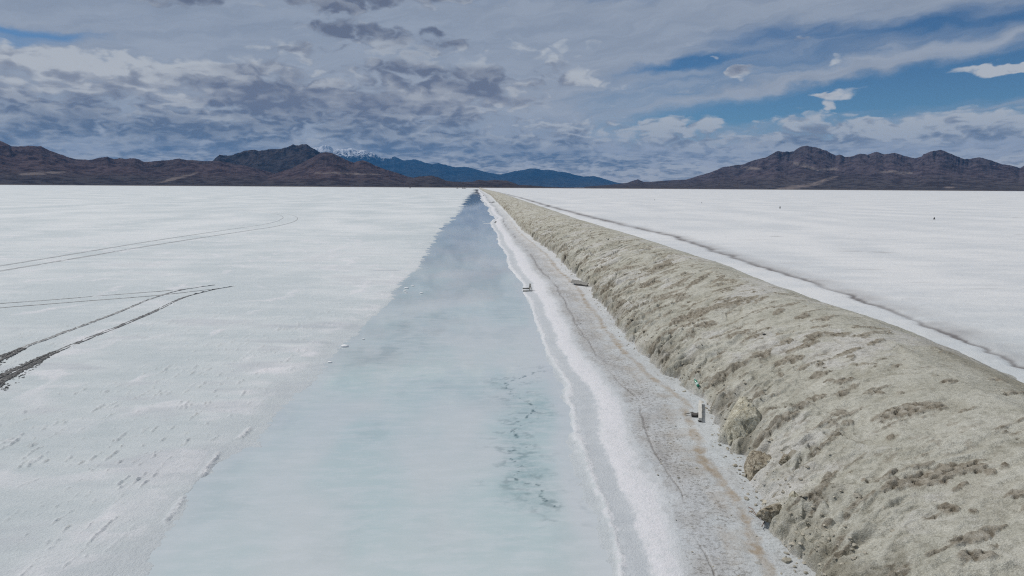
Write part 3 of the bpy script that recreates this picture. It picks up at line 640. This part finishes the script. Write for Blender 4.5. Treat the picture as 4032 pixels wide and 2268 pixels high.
# ------------------------------------------------------------------ tyre tracks pressed into the left flat
def path3(pts, step):
    g_ = np.array([gp(*p) for p in pts]); n = len(g_)
    P_ = np.vstack([2*g_[0]-g_[1], g_, 2*g_[-1]-g_[-2]]); out = []
    for i in range(1, n):
        p0, p1, p2, p3 = P_[i-1:i+3]; L_ = np.linalg.norm(p2-p1); m = max(2, int(L_/step))
        for t_ in np.linspace(0, 1, m, endpoint=False):
            out.append(.5*(2*p1+(p2-p0)*t_+(2*p0-5*p1+4*p2-p3)*t_**2+(3*p1-p0-3*p2+p3)*t_**3))
    out.append(g_[-1]); return np.array(out)
mud_dark, h = mat('wet black mud')
n_ = h.noise(h.pos, 14, 5, .65)
h.put(h.b.inputs['Base Color'], h.mix(h.ss(n_, .40, .62), (.070, .070, .072), (.22, .22, .215))); h.b.inputs['Roughness'].default_value = .8; h.bump(n_, .02)
mud_mid, h = mat('grey pressed mud')
n_ = h.noise(h.pos, 9, 5, .65)
h.put(h.b.inputs['Base Color'], h.mix(h.ss(n_, .36, .64), (.20, .205, .21), (.42, .43, .43))); h.b.inputs['Roughness'].default_value = .8; h.bump(n_, .015)
mud_low, h = mat('dark pressed mud')
n_ = h.noise(h.pos, 9, 5, .65)
h.put(h.b.inputs['Base Color'], h.mix(h.ss(n_, .36, .64), (.11, .112, .118), (.26, .265, .27))); h.b.inputs['Roughness'].default_value = .8; h.bump(n_, .015)
mud_faint, h = mat('faint pressed salt')
n_ = h.noise(h.pos, 3, 5, .65)
h.put(h.b.inputs['Base Color'], h.mix(h.ss(n_, .36, .64), (.27, .285, .30), (.42, .445, .455))); h.b.inputs['Roughness'].default_value = .85; h.bump(n_, .01)
def ground_z(x, y):
    return .045+.004*0
def rut(parent, pts, width, mats, step=.12, hgt=.02, wfun=None, seed=0, gap=.0, ncol=9):
    c = path3(pts, step); n = len(c)
    d = np.gradient(c, axis=0); d /= np.linalg.norm(d, axis=1)[:, None]+1e-9; nrm = np.stack([d[:, 1], -d[:, 0]], 1)
    ln = np.concatenate([[0], np.cumsum(np.linalg.norm(np.diff(c, axis=0), axis=1))])
    wd = (np.full(n, width) if wfun is None else width*wfun(ln, c))*np.clip((ln[-1]-ln)/(ln[-1]*.22), .12, 1)
    u = np.linspace(-1, 1, ncol)
    LN, U = np.meshgrid(ln, u, indexing='ij')
    WD = wd[:, None]*(1+.35*fbm(LN*2.5+seed, U*0+.5, 3, 300+seed)+.5*pn(LN*6, np.sign(U)*3.3, 310+seed)*np.abs(U))
    Xg = c[:, 0:1]+nrm[:, 0:1]*U*WD/2; Yg = c[:, 1:2]+nrm[:, 1:2]*U*WD/2
    rim = np.exp(-((np.abs(U)-.62)/.22)**2)
    zz_ = .052+hgt*(rim*(.6+1.1*fbm(LN*4, U*3, 4, 320+seed))-.15)
    zz_[:, 0] = zz_[:, -1] = .0
    keep = None
    V_ = np.stack([Xg.ravel(), Yg.ravel(), zz_.ravel()], 1)
    o = grid_mesh('rut', V_, n, ncol, mats, {})
    o.parent = parent
    return o
def sc3(pts, ox, oy, k): return [(ox+k*a, oy+k*b) for a, b in pts]
def empty(name, loc=(0, 0, 0)):
    o = bpy.data.objects.new(name, None); o.location = loc; return link(o)
K1, K3 = 4032/2576, 1000/2576
tA = tag(empty('tyre_track'), 'faint pair of tyre tracks looping back on the far left salt', 'tyre track', 'tyre tracks pressed into the left salt flat')
a1 = sc3([(-60, 680), (0, 671), (200, 638), (400, 605), (600, 575), (660, 566), (692, 559), (708, 552), (712, 547), (704, 542), (690, 538), (660, 533), (610, 529)], 0, 0, K1)
a2 = sc3([(-60, 694), (0, 684), (200, 650), (400, 616), (600, 585), (690, 571), (735, 560), (748, 552), (745, 546), (730, 541), (700, 536), (660, 531.5), (600, 527.5)], 0, 0, K1)
rut(tA, a1, .42, mud_faint, .35, .01, lambda l, c: np.clip(1.25-(c[:, 1]-45)/60, .25, 1)); rut(tA, a2, .48, mud_faint, .35, .01, lambda l, c: np.clip(1.3-(c[:, 1]-45)/60, .25, 1), 1)
tB = tag(empty('tyre_track'), 'thin straight pair of dark tyre lines crossing to the left edge', 'tyre track', 'tyre tracks pressed into the left salt flat')
b1 = sc3([(-60, 390), (0, 385), (500, 350), (1100, 300), (1600, 262), (1900, 235), (2050, 215), (2180, 195)], 0, 1050, K3)
b2 = sc3([(-60, 434), (0, 430), (500, 390), (1000, 350), (1450, 315), (1800, 280), (2100, 245), (2250, 228)], 0, 1050, K3)
rut(tB, b1, .12, mud_mid, .15, .012, None, 2); rut(tB, b2, .15, mud_mid, .15, .014, None, 3)
tC = tag(empty('tyre_track'), 'deep pair of muddy tyre ruts churned up near the left edge', 'tyre track', 'tyre tracks pressed into the left salt flat')
c1 = sc3([(-150, 1020), (0, 950), (150, 885), (300, 812), (500, 742), (620, 692), (700, 665), (900, 590), (1100, 515), (1300, 435), (1450, 370), (1600, 315), (1750, 270), (1900, 238), (2180, 196)], 0, 1050, K3)
c2 = sc3([(-180, 1270), (0, 1165), (200, 1060), (400, 960), (600, 868), (800, 785), (950, 722), (1150, 645), (1350, 560), (1550, 475), (1700, 400), (1850, 330), (2000, 285), (2200, 238), (2370, 210)], 0, 1050, K3)
thick = lambda l, c: .62+.5*sst(c[:, 1], 21.5, 15.5)
rut(tC, c1, .20, mud_mid, .05, .03, lambda l, c: np.clip(.95-(c[:, 1]-22)/40, .45, 1.2), 4, ncol=11)
rut(tC, c2, .24, mud_low, .05, .035, lambda l, c: np.clip(.95-(c[:, 1]-22)/40, .45, 1.2), 5, ncol=11)
# churned mud thrown out along the near half of both ruts
random.seed(5)
def lump(bm, x, y, z_, r, sx=1, sy=1, sz=.6, sub=1, rnd=.35):
    mt = Matrix.Translation((x, y, z_)) @ Matrix.Rotation(random.uniform(0, 6.28), 4, 'Z') @ Matrix.Diagonal((r*sx, r*sy, r*sz, 1))
    v_ = bmesh.ops.create_icosphere(bm, subdivisions=sub, radius=1, matrix=mt)['verts']
    for q in v_: q.co += Vector((random.uniform(-1, 1), random.uniform(-1, 1), random.uniform(-1, 1)*.6))*r*rnd
def finish(bm, name, material, parent=None, smooth=False):
    me = bpy.data.meshes.new(name); bm.to_mesh(me); bm.free(); me.materials.append(material)
    if smooth: me.polygons.foreach_set('use_smooth', [True]*len(me.polygons))
    o = link(bpy.data.objects.new(name, me)); o.parent = parent; return o
bm = bmesh.new()
for pts, y1, nn in ((c1, 21, 1500), (c2, 20.5, 2600)):
    c = path3(pts, .05); c = c[c[:, 1] < y1]; 
    for i in range(nn):
        f = random.random()**1.5; j = int(f*(len(c)-1)); side = random.choice((-1, 1)); a = abs(random.gauss(0, 1))
        k = sst(np.array(c[j][1]), y1, y1-3.5)
        off = side*(.06+.13*a*float(k)) if a < 1.5 else side*(.10+.50*random.random()**1.5*float(k))
        r = random.uniform(.008, .034)*(1.15 if abs(off) < .2 else .7)
        lump(bm, c[j][0]+off, c[j][1]+random.uniform(-.1, .1), .05+r*.2, r, 1.7, 1, .7)
cl = finish(bm, 'mud_clods', mud_dark); tag(cl, 'black mud clods thrown out beside the near ruts', 'mud clods', kind='stuff')

# ------------------------------------------------------------------ markers in a row on the right flat
mk_dark = simple('weathered black rubber', (.045, .047, .052), .3, 12, .8)
mk_grey = simple('weathered dark sheet metal', (.085, .087, .09), .3, 9, .6)
def ring_mesh(bm, prof, seg, x=0, y=0, z0=0, square=None):
    rings = []
    for r, z_ in prof:
        rings.append([bm.verts.new((x+r*math.cos(6.2832*i/seg), y+r*math.sin(6.2832*i/seg), z0+z_)) for i in range(seg)])
    for a, b in zip(rings[:-1], rings[1:]):
        for i in range(seg): bm.faces.new((a[i], a[(i+1) % seg], b[(i+1) % seg], b[i]))
    bm.faces.new(rings[0][::-1]); bm.faces.new(rings[-1])
def cone_marker(name='marker_cone', hh=.42, r=.14):
    root = empty(name)
    bm = bmesh.new(); bmesh.ops.create_cube(bm, size=1, matrix=Matrix.Translation((0, 0, .02)) @ Matrix.Diagonal((r*2.3, r*2.3, .04, 1)))
    bmesh.ops.bevel(bm, geom=bm.edges[:], offset=.008, segments=2, affect='EDGES'); finish(bm, 'base', mk_dark, root)
    bm = bmesh.new(); ring_mesh(bm, [(r, .042), (r*.95, .06), (r*.55, hh*.6), (r*.3, hh*.95), (r*.22, hh)], 20); finish(bm, 'cone', mk_dark, root, True)
    return root
def copy_tree(o):
    c = o.copy(); link(c)
    for ch in list(o.children):
        k_ = ch.copy(); link(k_); k_.parent = c
    return c
mk = [(3678, 866, .42, .36), (3071, 822.5, .52, 0), (2763, 801, .40, .25), (2578, 789, .40, .25), (2455, 780.6, .22, .22), (2367, 774.3, .40, .25), (2300, 769.7, .36, .22), (2248, 766.4, .32, .2), (2206, 763.6, .32, .2), (2172, 761.4, .32, .2), (2143, 759.5, .32, .2), (2119, 758, .32, .2), (2099, 756.8, .32, .2), (2081, 755.8, .32, .2)]
words_ = ['', '', 'third', 'fourth', 'fifth', 'sixth', 'seventh', 'eighth', 'ninth', 'tenth', 'eleventh', 'twelfth', 'thirteenth', 'last']
cone0 = None
for i, (px, py, hh, r) in enumerate(mk):
    p = gp(px, py)
    if i == 1:
        o = empty('marker_drum')
        bm = bmesh.new(); ring_mesh(bm, [(.10, 0), (.115, .02), (.12, .2), (.128, .22), (.128, .24), (.12, .26), (.135, .5), (.142, .52), (.14, .535)], 24); finish(bm, 'body', mk_grey, o, True)
        bm = bmesh.new(); ring_mesh(bm, [(.12, .536), (.12, .55), (.05, .556)], 24); finish(bm, 'lid', mk_dark, o)
        lab = 'upright dark drum shaped marker standing alone on white salt, second nearest of the row'
    else:
        if cone0 is None: o = cone0 = cone_marker()
        else: o = copy_tree(cone0)
        k = hh/.42; o.scale = (k*(1.25 if i == 0 else 1), k*(1.25 if i == 0 else 1), k)
        lab = 'largest dark cone marker, nearest of the row on the white salt' if i == 0 else '%s dark cone marker of the row on the white salt, counted from the nearest' % words_[i]
        if i == 4: o.rotation_euler = (1.35, 0, .4); lab = 'low toppled dark cone marker, fifth from the nearest in the row on the salt'
        if i == len(mk)-1: lab = 'farthest dark cone marker of the row, close beside the far end of the bank'
    o.location = (p[0], p[1], .035 if i != 4 else .09)
    tag(o, lab, 'marker', 'dark markers standing in a row on the salt')

# ------------------------------------------------------------------ timber and litter on the strip
wood_w = simple('bleached white timber', (.56, .55, .51), .15, 6, .9, .004, (1, 12, 1))
wood_g = simple('weathered grey timber', (.30, .29, .265), .3, 7, .95, .006, (1, 9, 9))
wood_d = simple('dark damp timber', (.085, .08, .075), .35, 7, .95, .006, (1, 9, 9))
def board(bm, a, b, wdt, thk, bev=.006, twist=0, cuts=6, wob=.004):
    a, b = Vector(a), Vector(b); d = b-a; L_ = d.length
    rot = d.to_track_quat('X', 'Z').to_matrix().to_4x4()
    mt = Matrix.Translation((a+b)/2) @ rot @ Matrix.Rotation(twist, 4, 'X') @ Matrix.Diagonal((L_, wdt, thk, 1))
    t_ = bmesh.new(); bmesh.ops.create_cube(t_, size=1)
    bmesh.ops.subdivide_edges(t_, edges=[e for e in t_.edges if abs((e.verts[0].co-e.verts[1].co).x) > .5], cuts=cuts)
    t_.transform(mt)
    bmesh.ops.bevel(t_, geom=[e for e in t_.edges if e.is_boundary or e.calc_face_angle(0) > .5], offset=bev, segments=1, affect='EDGES')
    for q in t_.verts: q.co += Vector((random.uniform(-1, 1), random.uniform(-1, 1), random.uniform(-1, 1)))*wob
    me = bpy.data.meshes.new('tmp'); t_.to_mesh(me); bm.from_mesh(me); bpy.data.meshes.remove(me); t_.free()
gzz = lambda x, y: max(.09, bankz(x, y))
# white post
pa, pb = gp(2757, 1655, .12), gp(2757, 1585, .12)
zc = max(gzz(*pa), gzz(*pb), gzz(*(pa+pb)/2))
ps = empty('timber_post', (*((pa+pb)/2), zc)); q = (pb-pa)/2
bm = bmesh.new(); board(bm, (-q[0], -q[1], .05), (q[0], q[1], .05), .072, .075, .008); finish(bm, 'post', wood_w, ps)
bm = bmesh.new(); board(bm, (-q[0], -q[1]-.006, .0), (-q[0], -q[1]+.05, .0), .06, .05, .004); finish(bm, 'shaded_end', wood_d, ps)  # dark piece added as the shade on and under the post's near end
tag(ps, 'bleached white timber post lying on the pale strip at the foot of the bank', 'post')
# dark block beside it
p = gp(2744, 1634, .12); bk = empty('timber_block', (p[0]-.02, p[1], gzz(*p)+.01))
bm = bmesh.new(); board(bm, (-.10, .02, .02), (.06, -.02, .03), .10, .06, .01, .2, 3, .008); finish(bm, 'block', wood_d, bk); 
bm = bmesh.new(); board(bm, (-.22, .10, .012), (-.02, .16, .03), .02, .015, .002, .1, 4, .006); finish(bm, 'splinter', wood_g, bk)
tag(bk, 'short dark wooden stub sticking out beside the white post', 'timber')
# bottle
glass, h = mat('green bottle plastic'); h.b.inputs['Base Color'].default_value = (.035, .30, .19, 1); h.b.inputs['Roughness'].default_value = .2; h.b.inputs['Transmission Weight'].default_value = .25
lblm = simple('faded paper label', (.50, .60, .56), .15, 30)
p = gp(2741, 1543, .15); bt = empty('bottle', (p[0], p[1], gzz(*p)+.07)); bt.rotation_euler = (math.radians(62), 0, math.radians(188))
bm = bmesh.new(); ring_mesh(bm, [(.030, 0), (.036, .008), (.036, .15), (.032, .175), (.018, .205), (.013, .225), (.013, .245)], 24, z0=-.12); finish(bm, 'body', glass, bt, True)
bm = bmesh.new(); ring_mesh(bm, [(.0365, -.08), (.0367, -.079), (.0367, -.01), (.0365, -.009)], 24); finish(bm, 'paper_label', lblm, bt, True)
bm = bmesh.new(); ring_mesh(bm, [(.015, .118), (.016, .12), (.016, .137), (.014, .14)], 20); finish(bm, 'cap', simple('white cap', (.6, .62, .6), .05), bt, True)
tag(bt, 'green plastic bottle lying on the pale strip below the bank', 'bottle')
# broken plank by the bank with a leaning stick
pa, pb = gp(2250, 1115, .15), gp(2315, 1123, .15)
pk = empty('plank', (*((pa+pb)/2), .22)); q = (pb-pa)/2
zb = .0
bm = bmesh.new(); board(bm, (-q[0], -q[1], zb+.06), (q[0]*.15, q[1]*.15, zb+.03), .20, .05, .006, .9); finish(bm, 'board', wood_g, pk)
bm = bmesh.new(); board(bm, (q[0]*.1, q[1]*.1, zb+.02), (q[0], q[1], zb-.01), .16, .06, .006, .8); finish(bm, 'broken_board', wood_g, pk)
bm = bmesh.new(); board(bm, (-q[0]*.4, -q[1]*.4-.05, zb-.09), (q[0]*.95, q[1]*.95-.05, zb-.09), .12, .09, .006, .3); finish(bm, 'underside_shade', wood_d, pk)  # dark board added below the plank to stand in for its shadow
pk.location.z = .20; tag(pk, 'broken grey plank lying across the foot of the bank', 'plank')
sa, sb_ = gp(2275, 1104, .2), gp(2292, 1078, .6)
stk = empty('stick', (sa[0], sa[1], .2)); bm = bmesh.new(); board(bm, (0, 0, 0), (sb_[0]-sa[0], sb_[1]-sa[1], bankz(*sb_)-.12), .09, .05, .006, .2); finish(bm, 'wood', wood_g, stk)
tag(stk, 'grey stick leaning on the bank above the broken plank', 'stick')
p = gp(2263, 1118, .1); bm = bmesh.new(); lump(bm, 0, 0, 0, .07, 1.3, .8, .8, 2, .15); o = finish(bm, 'stone', simple('white stone', (.7, .7, .68), .1)); o.location = (p[0], p[1]-.15, .12); tag(o, 'small white stone beneath the broken plank', 'stone')
# crate frame at the water's edge
p = gp(2075, 1150); s_ = p[1]/F
cf = empty('crate_frame', (p[0], p[1], .0))
def part(nm, *boards, m=wood_g):
    bm = bmesh.new()
    for b_ in boards: board(bm, *b_)
    return finish(bm, nm, m, cf)
x0, x1 = -16*s_, 11*s_
part('rail', ((x0, .02, .05), (x1, .0, .06), .05, .06, .004)); part('rail', ((x0, .28, .13), (x1, .26, .14), .05, .07, .004))
part('end_board', ((x1, -.03, .09), (x1+.03, .36, .13), .03, .14, .004)); part('upright', ((x1+.01, .30, .08), (x1+.05, .36, .36), .08, .04, .004))
part('brace', ((x1+.05, .30, .30), (x1+.13, .05, .03), .02, .03, .003))
tag(cf, 'small grey broken crate frame at the edge of the water', 'crate')
# driftwood far along the strip
for k, (a, b, w_, lab) in enumerate((((1925, 799.2), (1946, 798), .16, 'long dark driftwood piece by the far foot of the bank'), ((1947, 880), (1953, 879), .10, 'short dark driftwood scrap beside the bend of the shore'),
                                     ((1902, 771), (1905, 770.5), .25, 'tiny dark driftwood scrap far along the strip'))):
    pa, pb = gp(*a), gp(*b); o = empty('driftwood', (*pa, .09)); d_ = pb-pa
    bm = bmesh.new(); board(bm, (0, 0, .02), (d_[0]*.7, d_[1]*.7, .06), w_*.5, w_*.4, .01, .3, 8, .02); finish(bm, 'branch', wood_d, o)
    bm = bmesh.new(); board(bm, (d_[0]*.6, d_[1]*.6, .05), (d_[0], d_[1], .14), w_*1.3, w_*1.1, .02, .5, 4, .03); finish(bm, 'stump', wood_d, o)
    tag(o, lab, 'driftwood')
# dry twigs near the bottom of the picture
tw = simple('dry reddish twig', (.20, .135, .10), .3, 30)
def tube(bm, pts, r0, r1, seg=7):
    prev = None; n = len(pts)
    for i, p in enumerate(pts):
        p = Vector(p); d = (Vector(pts[min(i+1, n-1)])-Vector(pts[max(i-1, 0)])).normalized()
        q_ = d.to_track_quat('Z', 'Y'); r = r0+(r1-r0)*i/(n-1)
        ring = [bm.verts.new(p+q_ @ Vector((r*math.cos(6.2832*k/seg), r*math.sin(6.2832*k/seg), 0))) for k in range(seg)]
        if prev:
            for k in range(seg): bm.faces.new((prev[k], prev[(k+1) % seg], ring[(k+1) % seg], ring[k]))
        else: bm.faces.new(ring[::-1])
        prev = ring
    bm.faces.new(prev)
for k, (pts, r, lab) in enumerate((([(3025, 2073), (3012, 2083), (3003, 2093), (2998, 2104), (2996, 2110)], .008, 'thin curved dry twig hooking down from the clay block'),
                                   ([(2946, 2028), (2960, 2040), (2975, 2055), (2990, 2070), (3003, 2082)], .007, 'longest straight dry twig lying across the brown stripe'),
                                   ([(2948, 2045), (2962, 2056), (2980, 2062)], .005, 'short dry twig branching beside the longest twig'),
                                   ([(2985, 2062), (3008, 2066), (3028, 2070)], .005, 'thin level dry twig touching the clay block'))):
    gs = [gp(*p) for p in pts]; bm = bmesh.new(); tube(bm, [(g_[0]-gs[0][0], g_[1]-gs[0][1], .02+.02*math.sin(i*1.9)) for i, g_ in enumerate(gs)], r, r*.5)
    o = finish(bm, 'twig', tw); o.location = (gs[0][0], gs[0][1], .11); tag(o, lab, 'twig')

# ------------------------------------------------------------------ clay blocks and stones
def blockmesh(name, px, py, rx, ry, rz, seed, material, label, cat, group=None, sub=5, zz0=None, rot=0, rough=1.0):
    random.seed(seed); p = gp(px, py, .15)
    bm = bmesh.new(); bmesh.ops.create_icosphere(bm, subdivisions=sub, radius=1)
    co = np.array([v.co[:] for v in bm.verts])
    a = np.abs(co)**.75*np.sign(co); co = a*np.array([rx, ry, rz])
    nx = co[:, 0]*3/max(rx, .1)*.5; ny = co[:, 1]*3/max(ry, .1)*.5
    q1_ = fbm(nx*1.3+seed, ny*1.3+co[:, 2]*4, 4, seed, .6); q2_ = ridged(nx*1.2+co[:, 2]*3, ny*1.4+seed, 3, seed+7)
    k = 1+rough*(.16*q1_-.13*sst(q2_, .66, .84))
    co = co*k[:, None]
    if sub >= 5:
        sc_n = co/np.array([rx, ry, rz]); rs = np.random.RandomState(seed)
        for _ in range(22):
            nn = rs.normal(size=3); nn[2] = abs(nn[2])*.8; nn /= np.linalg.norm(nn); dd_ = rs.uniform(.52, .82)
            pr = sc_n @ nn; ov = np.maximum(pr-dd_, 0); sc_n = sc_n-ov[:, None]*nn*.93
        co = sc_n*np.array([rx, ry, rz])*(1+.035*fbm(sc_n[:, 0]*6, sc_n[:, 1]*6+sc_n[:, 2]*5, 4, seed+3, .65)-.10*sst(ridged(sc_n[:, 0]*1.6+sc_n[:, 2], sc_n[:, 1]*1.3, 4, seed+5), .72, .84))[:, None]*1.25
    for v, c_ in zip(bm.verts, co): v.co = Vector(c_)
    o = finish(bm, name, material, None, True); o.rotation_euler.z = rot
    o.location = (p[0], p[1], (max(.06, bankz(*p)) if zz0 is None else zz0))
    return tag(o, label, cat, group)
clay, h = mat('cracked yellow clay')
n1_ = h.noise(h.obj, 5, 6, .65); n2_ = h.noise(h.obj, 22, 6, .7)
c = h.mix(h.ss(n1_, .38, .62), (.50, .47, .36), (.66, .64, .53)); c = h.mul(h.ss(n2_, .36, .6, .85, 0), c, (.50, .47, .42))
h.put(h.b.inputs['Base Color'], c); h.b.inputs['Roughness'].default_value = .95; h.bump(n2_, .04, 1)
clayd, h = mat('pitted brown clay')
n1_ = h.noise(h.obj, 6, 6, .65); n2_ = h.noise(h.obj, 25, 6, .7)
c = h.mix(h.ss(n1_, .38, .62), (.36, .315, .24), (.50, .455, .355)); c = h.mul(h.ss(n2_, .40, .58, .9, 0), c, (.36, .33, .28))
h.put(h.b.inputs['Base Color'], c); h.b.inputs['Roughness'].default_value = .95; h.bump(n2_, .04, 1)
G_ = 'clay blocks slumped at the foot of the bank'
blockmesh('clay_block', 2925, 1735, .36, .50, .42, 3, clay, 'large pale yellow clay block split by dark cracks at the foot of the bank', 'clay block', G_)
blockmesh('clay_block', 2990, 1860, .22, .46, .30, 8, clayd, 'brownish clay block with a long dark crack, just nearer than the large pale block', 'clay block', G_)
blockmesh('clay_block', 3050, 2052, .24, .15, .12, 12, clayd, 'low pitted brown clay block beside the dry twigs', 'clay block', G_, rot=.2)
blockmesh('clay_block', 3120, 2040, .09, .12, .12, 16, clay, 'small upright pale clay wedge behind the pitted block', 'clay block', G_)
blockmesh('clay_block', 3090, 1905, .11, .09, .09, 18, clayd, 'small dark clay lump in the hollow between two gullies', 'clay block', G_)
stn = simple('grey flat stone', (.36, .355, .33), .2, 14)
for k, (px, py, r, lab) in enumerate(((2885, 1890, .055, 'flat grey stone left of the cracked clay block'), (2942, 1933, .05, 'squarish grey stone below the cracked clay block'), (2973, 1945, .035, 'small round stone right of the squarish one'),
                                      (3012, 1932, .045, 'grey stone close against the bank foot'), (2982, 2034, .05, 'pale stone resting above the dry twigs'), (2983, 2197, .055, 'flat stone on the brown stripe at the bottom of the picture'),
                                      (2934, 2119, .045, 'pale flat stone on the brown stripe below the twigs'), (2840, 1904, .03, 'tiny black stone on the brown stripe'), (2640, 1893, .025, 'tiny dark stone beside the long crack'), (3000, 1480, .04, 'small dark stone on the side of the bank'))):
    blockmesh('stone', px, py, r*1.2, r, r*.5, 40+k, stn if k not in (7, 8, 9) else mk_dark, lab, 'stone', 'stones lying on the strip', 2)
random.seed(77); bm = bmesh.new()
for i in range(1100):
    y = 7.5*math.exp(random.random()**1.1*math.log(48/7.5)); xb0 = float(XBc(y))
    so_ = random.gauss(.10, .22) if random.random() < .72 else random.uniform(-1.6, 1.0)
    x = xb0+so_; r = random.uniform(.008, .03)*(1 if random.random() < .93 else 1.9)*(1 if so_ > -.4 else .6)
    lump(bm, x, y, max(bankz(x, y), .085)+r*.15, r, 1.3, 1, .65)
cr_ = finish(bm, 'clay_crumbs', simple('loose clay', (.36, .335, .275), .25, 6)); tag(cr_, 'loose grey brown clay crumbs scattered along the foot of the bank', 'clay crumbs', kind='stuff')
sltm = simple('white salt lump', (.84, .85, .86), .05, 20, .8)
for k, (px, py, r, lab) in enumerate(((1357, 1347, .09, 'largest white salt lump at the left edge of the water'), (1298, 1408, .05, 'white salt lump just below the largest one'), (1431, 1319, .035, 'small white salt lump at the tip of the wet tongue'),
                                      (1625, 1115, .07, 'white salt lump floating off the jagged left shore'), (1600, 1124, .085, 'white salt lump nearest the jagged left shore'), (1594, 1134, .055, 'little white salt lump under the shore group'), (1599, 1141, .05, 'lowest white salt lump of the shore group'), (1659, 1143, .07, 'white salt lump alone further out in the water'))):
    blockmesh('salt_lump', px, py, r*1.3, r, r*.6, 60+k, sltm, lab, 'salt lump', 'white salt lumps in the shallow water', 3, .01)

# ------------------------------------------------------------------ far vehicles on the edge of the salt
car_m = simple('dark car paint', (.03, .032, .035), .1, 2, .4, 0); tyre_m = simple('tyre rubber', (.02, .02, .02), .1, 5)
def car(px, py, lab, ang=0):
    p = gp(px, py); o = empty('parked_vehicle', (p[0], p[1], .02)); o.rotation_euler.z = ang
    bm = bmesh.new(); board(bm, (-2.3, 0, .75), (2.3, 0, .75), 1.8, .75, .12, 0, 3, 0); finish(bm, 'body', car_m, o)
    bm = bmesh.new(); board(bm, (-1.6, 0, 1.45), (1.0, 0, 1.45), 1.6, .66, .2, 0, 3, 0); finish(bm, 'cabin', car_m, o)
    for sx in (-1.45, 1.45):
        for sy in (-.85, .85):
            bm = bmesh.new(); ring_mesh(bm, [(.36, -.11), (.38, -.08), (.38, .08), (.36, .11)], 16)
            wq = finish(bm, 'wheel', tyre_m, o); wq.rotation_euler.x = math.pi/2; wq.location = (sx, sy, .38)
    tag(o, lab, 'vehicle', 'far vehicles on the edge of the salt')
car(1801, 742.6, 'tiny dark vehicle alone on the far edge of the salt, left of the pair'); car(1823, 742.8, 'left tiny dark vehicle of the pair near the far end of the canal'); car(1830, 742.8, 'right tiny dark vehicle of the pair near the far end of the canal', .4); car(1615, 741.2, 'tiny dark vehicle farthest left on the edge of the salt', .3)
sc.cycles.use_denoising = False
sc.cycles.pixel_filter_type = 'BLACKMAN_HARRIS'; sc.cycles.filter_width = 1.15
sc.cycles.volume_bounces = 0
sc.cycles.max_bounces = 4; sc.cycles.diffuse_bounces = 2
